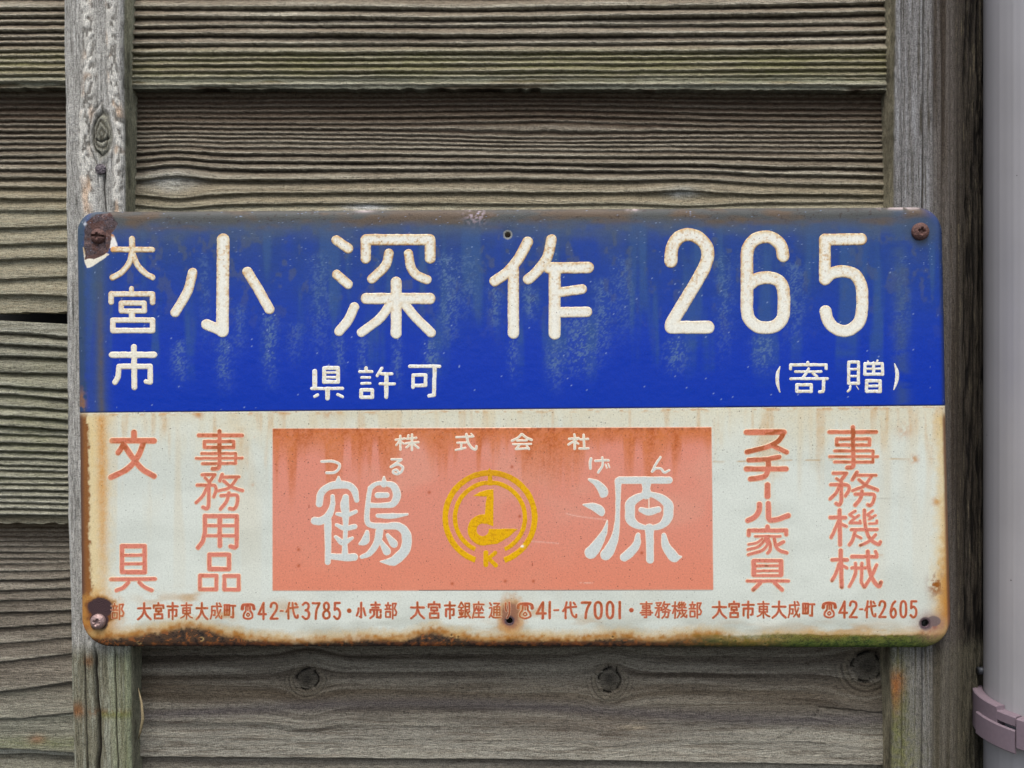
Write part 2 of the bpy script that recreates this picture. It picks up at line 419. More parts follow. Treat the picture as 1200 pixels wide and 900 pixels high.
NA, NB = 0.030, 0.0215      # depth of a board's tucked-in top and of its proud lower edge
rA = tri((-14, -15, -16), (-4, -5, -6), (10, 11, 5), (22, 23, 17), (33, 31, 29), (43, 44, 40), (55, 54, 50), (66, 65, 62), (73, 72, 69), (80, 79, 77), (88, 88, 85), (95, 94, 92), (98, 97, 96), (104, 103, 104))
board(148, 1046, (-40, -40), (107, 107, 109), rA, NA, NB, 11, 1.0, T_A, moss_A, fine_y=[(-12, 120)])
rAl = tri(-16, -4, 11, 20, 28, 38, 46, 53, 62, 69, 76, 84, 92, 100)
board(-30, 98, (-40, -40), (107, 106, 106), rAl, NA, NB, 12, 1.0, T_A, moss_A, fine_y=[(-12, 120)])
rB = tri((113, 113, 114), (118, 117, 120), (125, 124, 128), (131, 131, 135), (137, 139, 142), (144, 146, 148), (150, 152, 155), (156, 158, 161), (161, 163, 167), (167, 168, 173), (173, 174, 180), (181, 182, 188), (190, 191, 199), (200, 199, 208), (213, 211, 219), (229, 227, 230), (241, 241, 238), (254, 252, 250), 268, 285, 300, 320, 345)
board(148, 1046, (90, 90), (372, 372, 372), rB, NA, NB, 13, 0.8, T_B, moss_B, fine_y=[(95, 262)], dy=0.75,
      mottles=[(200, 213, 26, 12, lin(150, 148, 138) * 1.25, 0.9), (800, 226, 16, 6, lin(150, 150, 142) * 1.2, 0.8), (430, 243, 22, 4, lin(190, 190, 185), 0.8), (597, 276, 9, 9, lin(26, 19, 14), 1.4)],  # last spot: darkness painted behind the sign's hole so it reads black
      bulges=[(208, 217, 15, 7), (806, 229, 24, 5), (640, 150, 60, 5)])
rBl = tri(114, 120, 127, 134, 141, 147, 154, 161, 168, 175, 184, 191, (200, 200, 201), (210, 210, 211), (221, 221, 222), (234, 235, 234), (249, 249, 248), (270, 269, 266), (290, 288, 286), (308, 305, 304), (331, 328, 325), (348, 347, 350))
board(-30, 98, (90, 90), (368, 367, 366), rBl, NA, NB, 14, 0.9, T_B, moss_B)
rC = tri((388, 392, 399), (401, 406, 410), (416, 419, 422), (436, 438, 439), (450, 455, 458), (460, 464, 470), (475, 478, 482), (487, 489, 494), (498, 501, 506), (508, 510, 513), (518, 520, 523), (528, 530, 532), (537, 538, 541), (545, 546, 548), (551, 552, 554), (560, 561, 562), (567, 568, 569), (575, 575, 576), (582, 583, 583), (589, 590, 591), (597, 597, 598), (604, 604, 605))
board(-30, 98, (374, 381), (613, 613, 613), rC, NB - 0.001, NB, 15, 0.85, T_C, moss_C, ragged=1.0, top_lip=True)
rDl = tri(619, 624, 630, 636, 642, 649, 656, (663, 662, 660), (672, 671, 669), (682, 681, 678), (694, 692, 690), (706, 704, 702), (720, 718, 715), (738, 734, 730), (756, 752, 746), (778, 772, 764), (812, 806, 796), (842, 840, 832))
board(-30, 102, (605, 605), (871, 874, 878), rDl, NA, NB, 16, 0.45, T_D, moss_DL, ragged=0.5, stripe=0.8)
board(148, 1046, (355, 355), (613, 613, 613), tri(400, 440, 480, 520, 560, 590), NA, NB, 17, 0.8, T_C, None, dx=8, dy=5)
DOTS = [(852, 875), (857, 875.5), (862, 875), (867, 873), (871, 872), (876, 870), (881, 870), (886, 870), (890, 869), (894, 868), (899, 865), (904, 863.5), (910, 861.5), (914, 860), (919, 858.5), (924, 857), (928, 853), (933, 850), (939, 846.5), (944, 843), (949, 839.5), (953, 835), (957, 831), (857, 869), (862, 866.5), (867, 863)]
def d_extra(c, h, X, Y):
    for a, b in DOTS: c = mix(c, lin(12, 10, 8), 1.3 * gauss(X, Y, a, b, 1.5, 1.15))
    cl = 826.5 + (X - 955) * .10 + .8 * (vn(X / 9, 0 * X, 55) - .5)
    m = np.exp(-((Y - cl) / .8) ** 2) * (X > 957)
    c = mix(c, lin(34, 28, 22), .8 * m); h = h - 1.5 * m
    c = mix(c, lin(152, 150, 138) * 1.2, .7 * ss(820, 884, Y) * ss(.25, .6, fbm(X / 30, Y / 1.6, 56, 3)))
    c = mix(c, lin(62, 52, 42), .45 * (1 - ss(758, 800, Y)))  # sheltered dirt and the sign's shade, both put into the board colour
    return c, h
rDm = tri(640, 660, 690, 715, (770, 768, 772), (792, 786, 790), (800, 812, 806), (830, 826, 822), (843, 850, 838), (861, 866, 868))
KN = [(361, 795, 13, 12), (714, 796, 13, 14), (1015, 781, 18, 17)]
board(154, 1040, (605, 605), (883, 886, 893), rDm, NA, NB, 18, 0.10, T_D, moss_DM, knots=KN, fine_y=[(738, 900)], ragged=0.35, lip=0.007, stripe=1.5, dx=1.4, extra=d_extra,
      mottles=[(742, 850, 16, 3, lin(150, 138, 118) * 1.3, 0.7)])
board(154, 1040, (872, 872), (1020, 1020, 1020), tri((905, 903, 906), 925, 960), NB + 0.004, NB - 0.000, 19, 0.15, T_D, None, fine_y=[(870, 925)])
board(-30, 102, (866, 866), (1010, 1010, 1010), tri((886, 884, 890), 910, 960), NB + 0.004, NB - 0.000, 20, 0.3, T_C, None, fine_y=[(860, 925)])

# dark sheet added behind the boards so their gap reads black; has thickness
def box(name, c0, c1, mat, parent, label=None):
    (a, b, c), (d, e, f) = c0, c1
    V = np.array([(a, b, c), (d, b, c), (d, e, c), (a, e, c), (a, b, f), (d, b, f), (d, e, f), (a, e, f)], float)
    F = [(0, 3, 2, 1), (4, 5, 6, 7), (0, 1, 5, 4), (1, 2, 6, 5), (2, 3, 7, 6), (3, 0, 4, 7)]
    return link_mesh(name, V, np.array(F).ravel(), np.arange(6) * 4, [mat], parent, smooth=False, label=label)
box('backing_sheet', (-0.42, 0.048, Z0 - 0.33), (0.46, 0.052, Z0 + 0.33), M_DARK, wall)

def post(xl, xr, depth_f, col_f, dx, dy, back, seed, nominal, label, side_col, y0=-40, y1=945):
    """upright post: xl(y), xr(y) edges; depth_f(u,x,y) metres; col_f colour"""
    n = int((xr(450) - xl(450)) / dx)
    u = np.linspace(0, 1, n); ys = axis_lines(y0, y1, dy, 9, [(-20, 262), (735, 925)]) if xl(450) > 500 else axis_lines(y0, y1, dy, 9, [(-20, 925)])
    U, Y = np.meshgrid(u, ys)
    jl = 0.7 * (vn(ys / 9, 0 * ys, seed) - .5) + 1.2 * (vn(ys / 60, 0 * ys, seed + 1) - .5)
    XL = (xl(ys) + jl)[:, None]; XR = (xr(ys) + 0.6 * jl[::-1])[:, None]
    X = XL + (XR - XL) * U
    dep = depth_f(U, X, Y); c = col_f(U, X, Y)
    V = wood_P(X, Y, dep, nominal)
    k_ = S * (D + nominal) / D
    def side(col, sgn):
        out = []; cc = []
        for q in np.linspace(0, 1, 12)[1:]:
            p = V[:, col:col + 1].copy(); d0 = p[..., 1].copy(); p[..., 1] = d0 + (back - d0) * q
            nn_ = fbm(ys / 40, q * 6 + 0 * ys, seed + 60, 3)[:, None]
            p[..., 0] -= sgn * k_ * (1.6 * (nn_ - .35) * min(1, q * 6)); out.append(p)
            b = np.ones((len(ys), 1, 3)) * side_col
            b = mix(b, side_col * 1.7, ss(.5, .75, nn_)); b = mix(b, side_col * .5, ss(.42, .25, nn_))
            cc.append(b)
        return out, cc
    lo_, lc = side(0, -1); ro_, rc = side(V.shape[1] - 1, 1)
    V = np.concatenate(lo_[::-1] + [V] + ro_, 1); c = np.concatenate(lc[::-1] + [c] + rc, 1)
    t = V[:1].copy(); t[..., 1] = back; b = V[-1:].copy(); b[..., 1] = back
    V = np.concatenate([t, V, b]); c = np.concatenate([c[:1], c, c[-1:]])
    lp, st = grid_faces(*V.shape[:2])
    return link_mesh('post', V.reshape(-1, 3), lp, st, [M_WOODZ], wall, {'Col': c.reshape(-1, 3)}, label=label)

# left post
xl1 = lambda y: np.interp(y, [-40, 0, 250, 620, 900, 945], [72, 73.5, 77, 79, 86, 87])
xr1 = lambda y: np.interp(y, [-40, 0, 250, 760, 900, 945], [142, 142.5, 144, 151, 152, 152])
PD = 0.0068
def left_fields(U, X, Y):
    xx = X - xl1(Y)                                   # 0 .. 80 across
    kx, ky = 42.0, 158.0
    d = xx - kx; g = np.exp(-((Y - ky) / 46) ** 2)
    xe = kx + d * (1 - 0.8 * g * np.exp(-np.abs(d) / 20))
    xe = xe + 3 * (fbm(Y / 140, xe / 30, 31, 2) - .5)
    low = ss(745, 775, Y)
    strip = (np.exp(-((xe - 28 - 2.5 * np.sin(Y / 60.)) / 7.5) ** 4) + np.exp(-((xe - 58 - 0.02 * Y + 2) / 6) ** 4)) * (1 - low)
    lines = .6 * fbm(xe / 1.5, Y / 60, 32, 3) + .4 * fbm(xe / 1.3, Y / 14, 29, 2)
    lum = ss(.3, .7, fbm(xe / 4 + .25 * Y / 9, Y / 7, 33, 4))
    return xx, xe, strip, lines, lum, low
def crackline(xe, Y, x0, amp, wv, wid, seed):
    return np.exp(-((xe - x0 - amp * (fbm(Y / wv, 0 * Y, seed, 3) - .5) * 2) / wid) ** 2)
def knot_r(xx, Y):
    wx = xx + 5 * (fbm(xx / 8, Y / 12, 36, 3) - .5); wy = Y + 9 * (fbm(xx / 8, Y / 10, 37, 3) - .5)
    r = np.hypot((wx - 44) / 10.5, (wy - 158) / 25)
    return r, .5 + .5 * np.sin(r * 15 + 3 * fbm(xx / 6, Y / 8, 38, 2))
def left_dep(U, X, Y):
    xx, xe, strip, lines, lum, low = left_fields(U, X, Y)
    W = (xr1(Y) - xl1(Y))
    base = PD + 0.0002 + 0.0001 * np.sin(Y / 90.)
    edge = ss(W - 4, W, xx) ** 1.5 * 0.0016 + ss(4, 0, xx) * 0.0015
    h = 1.0 * (lines - .5) + strip * (0.8 + 1.0 * (lum - .4)) + 0.5 * (fbm(xx / 3, Y / 5, 34, 2) - .5)
    r, kn = knot_r(xx, Y)
    lft = ss(50, 38, xx)
    h = h * (1 - .5 * ss(1.2, .9, r)) - 2.4 * np.exp(-((r - 1.0) / 0.09) ** 2) * (.25 + .75 * lft) + 1.3 * kn * ss(1.0, .8, r) + .8 * (fbm(xx / 2, Y / 2, 40, 2) - .5) * ss(1.1, .9, r) + 1.3 * np.exp(-((r - 1.3) / .15) ** 2) - 1.2 * np.exp(-((r - 1.5) / .06) ** 2) * lft
    h = h - 2.6 * np.exp(-((Y - 164 - 2 * np.sin(xx / 3)) / 1.3) ** 2) * ss(.9, .75, r) * (fbm(xx / 4, 0 * xx, 35, 2) > .3)
    split = crackline(xe, Y, 30, 2.5, 35, 2.2, 42) * ss(752, 775, Y)
    split2 = (crackline(xe, Y, 16, 1.2, 45, 0.9, 43) + crackline(xe, Y, 52, 2, 30, .9, 44) + crackline(xe, Y, 63, 2, 60, .7, 44)) * low
    split3 = crackline(xx, Y, 46, 2, 25, 1.1, 45) * ss(196, 204, Y) * ss(262, 240, Y)
    split4 = (crackline(xx, Y, 9, 1.5, 70, .6, 46) + crackline(xx, Y, 17, 1.5, 60, .6, 47)) * (1 - low) * (fbm(Y / 60, 0 * Y, 48, 2) > .45)
    h = h - 6 * split - 2.0 * split2 - 2.5 * split3 - 1.2 * split4
    return base + edge - h * S
def left_col(U, X, Y):
    xx, xe, strip, lines, lum, low = left_fields(U, X, Y)
    c = np.ones(X.shape + (3,)) * lin(140, 138, 132) * 1.32
    c = mix(c, lin(178, 176, 170) * 1.15, ss(.45, .75, lines)); c = mix(c, lin(96, 94, 88) * 1.1, ss(.42, .2, lines))
    c = mix(c, lin(205, 202, 193) * 1.1, strip * (0.25 + 0.9 * lum)); c = mix(c, lin(112, 108, 100), strip * ss(.3, .1, lum) * .8)
    c = mix(c, lin(205, 176, 148), strip * ss(.6, .8, fbm(xe / 12, Y / 22, 50, 2)) * .8)
    r, kn = knot_r(xx, Y)
    lft = ss(50, 38, xx)
    c = mix(c, lin(122, 120, 104), .7 * ss(1.35, .95, r)); c = mix(c, lin(44, 39, 30), np.exp(-((r - 1.0) / 0.08) ** 2) * (.2 + .75 * lft) + .6 * np.exp(-((r - 1.5) / .06) ** 2) * lft * (r > 1.2))
    c = mix(c, lin(74, 70, 56), .75 * ss(1.0, .85, r) * ss(.5, .15, kn)); c = mix(c, lin(150, 148, 130), .5 * ss(1.0, .85, r) * ss(.6, .9, kn) * lum)
    c = mix(c, lin(30, 26, 22), np.exp(-((Y - 164 - 2 * np.sin(xx / 3)) / 1.0) ** 2) * (r < .8) * .8)
    # below the sign: greener and darker
    c2 = np.ones_like(c) * lin(112, 108, 92) * 1.15
    c2 = mix(c2, lin(150, 150, 135), ss(.45, .75, lines)); c2 = mix(c2, lin(70, 66, 52), ss(.45, .2, lines))
    c2 = mix(c2, lin(112, 118, 78), (.1 + .7 * ss(44, 78, xx)) * (.35 + .8 * fbm(xx / 10, Y / 40, 51, 3)))
    c2 = mix(c2, lin(165, 172, 140), np.exp(-((xx - 66) / 4) ** 2) * .5 + .4 * np.exp(-((xx - 50) / 6) ** 2))
    c2 = mix(c2, lin(124, 88, 58), .9 * gauss(xx, Y, 20, 775, 6, 7) * (lum > .3) + 1.1 * gauss(xx, Y, 6, 832, 8, 8) + .6 * gauss(xx, Y, 38, 835, 30, 4) * (lum > .45))
    c2 = mix(c2, lin(120, 124, 60) * 1.1, .5 * np.exp(-((Y - 838) / 4) ** 2) * (xx > 34))
    c = c * (1 - low[..., None]) + c2 * low[..., None]
    dark = crackline(xe, Y, 30, 2.5, 35, 2.0, 42) * ss(752, 775, Y) + (crackline(xe, Y, 16, 1.2, 45, 0.9, 43) + crackline(xe, Y, 52, 2, 30, .9, 44)) * low
    dark = dark + crackline(xx, Y, 46, 2, 25, 1.0, 45) * ss(196, 204, Y) * ss(262, 240, Y)
    return mix(c, lin(34, 28, 22), dark)
post_l = post(xl1, xr1, left_dep, left_col, 0.8, 1.3, 0.046, 30, PD, 'pale grey weathered post with a knot', lin(112, 110, 92) * 1.7)

# right post
xl2 = lambda y: np.interp(y, [-40, 0, 250, 760, 900, 945], [1052, 1052, 1049, 1046, 1047, 1047])
xr2 = lambda y: 1200 + 0 * y
def right_fields(U, X, Y):
    xe = X + 2.5 * (fbm(Y / 200, X / 40, 61, 2) - .5)
    lines = fbm(xe / 1.6, Y / 70, 62, 3); big = fbm(xe / 7, Y / 260, 63, 2); lum = vn(xe / 3, Y / 3, 64)
    return xe, lines, big, lum
def right_dep(U, X, Y):
    xe, lines, big, lum = right_fields(U, X, Y)
    curve = 0.013 * np.clip((X - 1088) / 75, 0, 1.5) ** 1.7 + 0.0012 * ss(xl2(Y) + 3, xl2(Y), X)
    h = 1.0 * (lines - .5) + 2.2 * (big - .5) * ss(1080, 1100, X) + 0.8 * np.exp(-((xe - 1076) / 7) ** 2) * lum
    rot = ss(1122, 1140, xe) * fbm(xe / 1.8, Y / 34, 65, 4)
    cr = crackline(xe, Y, 1081, 1.2, 120, .7, 66) + crackline(xe, Y, 1057, 1, 90, .5, 67)
    h = h - 6 * rot * ss(.35, .6, rot) - 2 * cr - 1.5 * ss(1090, 1096, X) * np.maximum(np.sin((xe - 1092) / 1.75), 0) ** 2
    return PD + 0.0002 + curve - h * S
def right_col(U, X, Y):
    xe, lines, big, lum = right_fields(U, X, Y)
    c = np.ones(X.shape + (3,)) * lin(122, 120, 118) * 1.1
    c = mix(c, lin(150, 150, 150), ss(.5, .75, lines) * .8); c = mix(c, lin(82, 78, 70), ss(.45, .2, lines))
    c = mix(c, lin(88, 80, 72), ss(1084, 1104, X) * .85); c = mix(c, lin(66, 58, 50), ss(1088, 1100, X) * ss(.55, .35, big))  # darker towards the pipe: shade on the curved side put into the colour
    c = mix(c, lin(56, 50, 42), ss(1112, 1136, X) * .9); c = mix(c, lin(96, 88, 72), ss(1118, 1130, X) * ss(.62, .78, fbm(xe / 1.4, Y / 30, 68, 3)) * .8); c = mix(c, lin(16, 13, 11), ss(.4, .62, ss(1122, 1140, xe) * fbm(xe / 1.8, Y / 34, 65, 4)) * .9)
    low = ss(745, 770, Y)
    c = mix(c, lin(96, 92, 76), low * .45)
    c = mix(c, lin(104, 104, 66), low * gauss(X, Y, 1052, 840, 14, 110) * (.4 + lum) * .8)
    c = mix(c, lin(152, 96, 52), .9 * gauss(X, Y, 1052, 799, 8, 12) * (.45 + .6 * lum) + .5 * gauss(X, Y, 1050, 815, 6, 20))
    c = mix(c, lin(124, 124, 84), low * gauss(X, Y, 1055, 890, 26, 40) * lum * .8)
    return mix(c, lin(36, 32, 28), crackline(xe, Y, 1081, 1.2, 120, .8, 66) * .8 + crackline(xe, Y, 1057, 1, 90, .5, 67) * .5)
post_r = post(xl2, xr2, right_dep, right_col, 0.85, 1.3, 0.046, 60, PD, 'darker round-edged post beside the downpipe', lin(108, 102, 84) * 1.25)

# nail in the left post, splinter by its foot
def disc_piece(name, cx, cy, r, depth0, hfun, mat, parent, step=0.35, back=0.004, label=None):
    """round headed piece: hfun(dx,dy,rr) gives how far it stands proud, in units"""
    xs = np.arange(cx - r - 1, cx + r + 1.01, step); ys = np.arange(cy - r - 1, cy + r + 1.01, step)
    X, Y = np.meshgrid(xs, ys)
    F = np.hypot(X - cx, Y - cy) - r
    def dep(px, py, f): return depth0 - hfun(px - cx, py - cy, np.hypot(px - cx, py - cy) / r) * S
    def col(px, py, f): return {}
    return face_mesh(name, xs, ys, F, dep, col, mat, parent, back=back, label=label)

def nail_h(dx, dy, rr):
    return 1.2 * np.sqrt(np.clip(1.05 - rr ** 2, 0, 1)) + .8 * (vn(dx / 1.5, dy / 1.5, 3) - .5) - .5 * (vn(dx / .8, dy / .8, 4) > .7)
disc_piece('nail', 112, 195, 6.2, PD - 0.0006, nail_h, plain_material('dark nail steel', lin(92, 84, 88), 0.5, 0.3, 1500, .4, .7), post_l)

def tube(name, pts, rad, mat, parent, seg=8, label=None, flat=1.0):
    pts = np.array(pts, float); n = len(pts); V = []
    for i, p in enumerate(pts):
        d = pts[min(i + 1, n - 1)] - pts[max(i - 1, 0)]; d /= np.linalg.norm(d)
        a = np.cross(d, [0, 1, 0.01]); a /= np.linalg.norm(a); b = np.cross(d, a)
        r = rad[i] if hasattr(rad, '__len__') else rad
        for k in range(seg):
            q = 2 * math.pi * k / seg; V.append(p + r * (math.cos(q) * a + flat * math.sin(q) * b))
    loops = []; starts = []
    for i in range(n - 1):
        for k in range(seg):
            starts.append(len(loops)); k2 = (k + 1) % seg
            loops += [i * seg + k, i * seg + k2, (i + 1) * seg + k2, (i + 1) * seg + k]
    starts.append(len(loops)); loops += list(range(seg))[::-1]
    starts.append(len(loops)); loops += [(n - 1) * seg + k for k in range(seg)]
    return link_mesh(name, V, loops, starts, [mat], parent, label=label)
def W(px, py, dep): 
    k = S * (D + dep) / D
    return ((px - 600) * k, dep, Z0 - (py - 450) * k)
tube('splinter', [W(162, 806, .014), W(166, 824, .010), W(167.5, 842, .009), W(164.5, 858, .011), W(162, 866, .014)], [.0002, .0007, .0010, .0007, .0002],
     plain_material('pale splinter', lin(132, 118, 88), .8, 0, 900, .2, .3), post_l, flat=0.5)
hole_mat = plain_material('beetle hole', lin(22, 18, 14), .9)

# ------------------------------------------------------------------ the enamel sign
sign = empty('enamel_sign', (0, 0, Z0), 'rusty blue and white enamel address sign with Japanese lettering screwed to two posts', 'sign')
xL = lambda y: 88.9 + (y - 250) * 0.0118
xR = lambda y: np.interp(y, [240, 475, 600, 760], [1105, 1109.5, 1112.5, 1116.5])
yT = lambda x: 247.6 - (x - 100) * 0.0055
yB = lambda x: 758.6 + 1.3 * np.clip((x - 600) / 500, 0, 1)
HOLES = [(595, 275, 3.6, 3.6), (597, 727.5, 3.8, 3.8), (1084.5, 730.5, 4.6, 4.6)]
def outline(x, y):
    r = np.where((x > 600) & (y > 500), 36., np.where((x > 600), 30., np.where(y > 500, 34., 24.)))
    dx = np.maximum(xL(y) - x, x - xR(y)); dy = np.maximum(yT(x) - y, y - yB(x))
    qx = dx + r; qy = dy + r
    return np.minimum(np.maximum(qx, qy), 0) + np.hypot(np.maximum(qx, 0), np.maximum(qy, 0)) - r
def holes(x, y):
    h = np.full(np.shape(x), 99.)
    for cx, cy, rx, ry in HOLES: h = np.minimum(h, np.hypot(x - cx, y - cy) - rx)
    return h
CHIP = np.array([(100, 262), (112, 251), (128, 249), (138, 262), (131, 273), (130, 285), (127, 296), (112, 303), (100, 304), (98, 285)], float)
CREAM = np.array([(97.5, 290), (128, 298), (121, 304), (107, 313), (102, 314), (99, 306)], float)
CREAM2 = np.array([(126, 272), (133, 275), (136, 283), (138, 288), (132, 290), (128, 291), (126, 284)], float)
def poly_sd(x, y, P):
    d = np.full(np.shape(x), 1e9); ins = np.zeros(np.shape(x), bool)
    for i in range(len(P)):
        a = P[i]; b = P[(i + 1) % len(P)]
        e = b - a; t = np.clip(((x - a[0]) * e[0] + (y - a[1]) * e[1]) / (e @ e), 0, 1)
        d = np.minimum(d, np.hypot(x - a[0] - t * e[0], y - a[1] - t * e[1]))
        with np.errstate(divide='ignore', invalid='ignore'):
            c = ((a[1] > y) != (b[1] > y)) & (x < (b[0] - a[0]) * (y - a[1]) / (b[1] - a[1] + 1e-12) + a[0])
        ins ^= c
    return np.where(ins, -d, d)
ydiv = lambda x: 483.6 - (x - 92) * 0.0083
RR = 10.0
def plate_depth(x, y):
    e = -outline(x, y)
    q = np.clip(RR - e, 0, RR)
    roll = (RR - np.sqrt(np.maximum(RR * RR - q * q, 0))) * 0.45
    wav = 0.5 * (fbm(x / 150, y / 130, 71, 2) - .5) + 0.16 * (fbm(x / 26, y / 24, 72, 2) - .5)
    dent = 0.0
    for cx, cy, rx, ry in HOLES: dent = dent + 0.8 * np.exp(-(np.hypot(x - cx, y - cy) / 7) ** 2)
    ch = poly_sd(x, y, CHIP)
    dent = dent + 0.35 * ss(1.2, -1.2, ch) + 0.5 * ss(0, -3, ch) * (fbm(x / 2.5, y / 2.5, 73, 3) - .5)
    return (roll + wav + dent) * S

def common_wear(c, rg, x, y):
    """rust, moss and screw stains shared by ground and lettering"""
    n1 = fbm(x / 22, y / 7, 81, 4); n2 = fbm(x / 5, y / 5, 82, 3); n3 = fbm(x / 60, y / 20, 83, 3); fine = fbm(x / 1.6, y / 1.6, 84, 2)
    e_r = xR(y) - x; e_l = x - xL(y); e_b = yB(x) - y
    e = -outline(x, y)
    low = ss(480, 492, y)
    # left edge: brown lip, then yellow run-off
    c = mix(c, lin(226, 200, 138, .9), low * ss(46, 14, e_l + 16 * (n2 - .5)) * .75)
    c = mix(c, lin(208, 148, 70, .9), low * np.exp(-((e_l - 27 - 3 * (n1 - .5)) / 6) ** 2) * (1.0 - ss(560, 720, y) * .75) * (.45 + .6 * fine))
    m = low * ss(13.5, 9.5, e_l + 7 * (n2 - .5) + 3 * (fine - .5) - 2 * ss(600, 740, y))
    c = mix(c, lin(140, 88, 38, .9), m); c = mix(c, lin(98, 66, 48, .9), m * ss(8, 2, e_l)); rg = np.maximum(rg, .75 * m)
    # lower left corner
    g = gauss(x, y, 112, 742, 26, 13) + .9 * gauss(x, y, 104, 730, 12, 22)
    c = mix(c, lin(160, 92, 38, .9), 1.3 * g * (.4 + .8 * n2)); rg = np.maximum(rg, g * .7)
    g = np.hypot((x - 117) / 30, (y - 716) / 26)
    c = mix(c, lin(205, 150, 70, .9), .95 * ss(1.15, .45, g + .5 * (n2 - .5)))
    c = mix(c, lin(120, 70, 30, .9), .95 * ss(.78, .5, g + .35 * (n2 - .5)))
    g = np.minimum(np.hypot((x - 117.5) / 14.5, (y - 712) / 11.5), np.hypot((x - 116) / 11, (y - 728) / 12))
    c = mix(c, lin(66, 46, 48, .9), ss(1.08, .92, g + .25 * (n2 - .5))); rg = np.maximum(rg, .85 * ss(1.08, .9, g))
    c = mix(c, lin(150, 150, 132, .9), .4 * ss(716, 736, y) * ss(.4, .65, n3))
    # bottom edge rust, its height wandering
    rust_h = 7 + 12 * fbm(x / 55, 0 * x, 85, 3) + 16 * np.exp(-((x - 225) / 45) ** 2) + 7 * np.exp(-((x - 520) / 30) ** 2) - 3 * ss(300, 340, x) * ss(520, 460, x) + 6 * (n2 - .5) + 3 * (fine - .5)
    c = mix(c, lin(206, 172, 110, .9), .75 * ss(rust_h + 14, rust_h + 1, e_b) * (.5 + .8 * n1) * (e_b < 60))
    c = mix(c, lin(170, 116, 52, .9), .9 * ss(rust_h + 5, rust_h - 2, e_b) * (.45 + .9 * n2))
    m = ss(rust_h - 1, rust_h - 8, e_b + 5 * (fine - .5)) * ss(850, 700, x) + ss(rust_h - 2, rust_h - 9, e_b) * ss(700, 850, x) * .8
    c = mix(c, lin(66, 45, 29, .9), m * .95); rg = np.maximum(rg, .8 * m)
    c = mix(c, lin(118, 66, 36, .9), ss(8, 4, e_b) * ss(160, 240, x) * (n3 > .42) * .7)
    c = mix(c, lin(52, 38, 30, .9), .9 * ss(3.5, 1, e_b) + .5 * m * (n2 < .45))
    flake = ss(.60, .615, .6 * n2 + .4 * fine) * m                     # crisp flakes of bare orange rust and pits
    c = mix(c, lin(150, 88, 40, .9), flake * .8); c = mix(c, lin(28, 20, 16, .9), ss(.37, .35, .6 * n2 + .4 * fine) * m * .9)
    for qx, qy, q0 in [(236, 749, 0), (529, 744, 2), (537, 746, 4), (718, 746, 1), (845, 749, 3), (862, 751, 5), (163, 753, 2), (897, 754, 1), (1082, 750, 4), (948, 747, 0)]:
        d_ = np.hypot(x - qx, y - qy); a_ = np.cos(np.arctan2(y - qy, x - qx) - q0)
        c = mix(c, lin(206, 170, 110, .9), .8 * np.exp(-((d_ - 2.2) / .6) ** 2) * (a_ > -.4)); c = mix(c, lin(30, 22, 18, .9), .8 * ss(1.6, .8, d_))
    # moss along the right part of the bottom edge
    mh = 17 + 4 * (n1 - .5) + 3 * (fine - .5)
    mg = ss(mh, mh - 3, e_b) * ss(740, 1000, x + 180 * (n3 - .5)) * ss(0, 20, e_r + 4)
    c = mix(c, lin(66, 86, 26, .95), mg * .97); c = mix(c, lin(36, 50, 16, .95), mg * (fine < .45) * .8)
    c = mix(c, lin(98, 108, 46, .9), mg * (n2 > .62) * .6); rg = np.maximum(rg, .95 * mg)
    # right edge: amber, then brown
    m = ss(560, 735, y)
    c = mix(c, lin(222, 190, 118, .9), low * (.55 + .35 * m) * ss(22 + 12 * m, 6, e_r + 10 * (n2 - .5)) * ss(765, 730, y))
    c = mix(c, lin(186, 122, 40, .9), (.35 + .65 * m) * low * ss(10 + 16 * m, 5 + 2 * m, e_r + 8 * (n2 - .5) + 2) * ss(750, 718, y) * .9)
    c = mix(c, lin(96, 60, 46, .9), low * ss(7, 3, e_r) * .85)
    c = mix(c, lin(150, 90, 30, .9), 1.1 * gauss(x, y, 1097, 686, 9, 14) * ss(.4, .6, n2))
    g = gauss(x, y, 1092, 733, 18, 15)
    c = mix(c, lin(150, 104, 88, .9), 1.1 * g * (.6 + .6 * n2))
    c = mix(c, lin(112, 98, 98, .9), ss(1.1, .9, np.minimum(np.hypot((x - 1085) / 8, (y - 731) / 8), np.hypot((x - 1094) / 8.5, (y - 728) / 6))) * .9)
    # middle hole: mauve run and orange ring
    g = np.hypot((x - 598) / 13, (y - 722) / 19)
    c = mix(c, lin(196, 140, 70, .9), .8 * ss(1.7, .8, g + .7 * (n2 - .5)))
    c = mix(c, lin(140, 92, 78, .9), .85 * ss(1.0, .6, g + .4 * (n2 - .5)))
    g = holes(x, y)
    c = mix(c, lin(84, 66, 72, .9), ss(3.0, 1.0, g + 1.5 * (n2 - .5))); rg = np.maximum(rg, .8 * ss(3, 1, g))
    for hx, hy, r_, s_ in [(185, 703, 26, .3), (222, 700, 16, .45), (260, 722, 14, .5), (560, 716, 18, .4), (625, 716, 16, .4), (575, 740, 22, .5), (335, 712, 18, .3), (690, 728, 30, .22), (990, 738, 60, .45), (860, 738, 40, .25)]:
        c = mix(c, lin(190, 140, 66, .9), s_ * 1.4 * gauss(x, y, hx, hy, r_, 9) * ss(.3, .65, n1))
    return c, rg

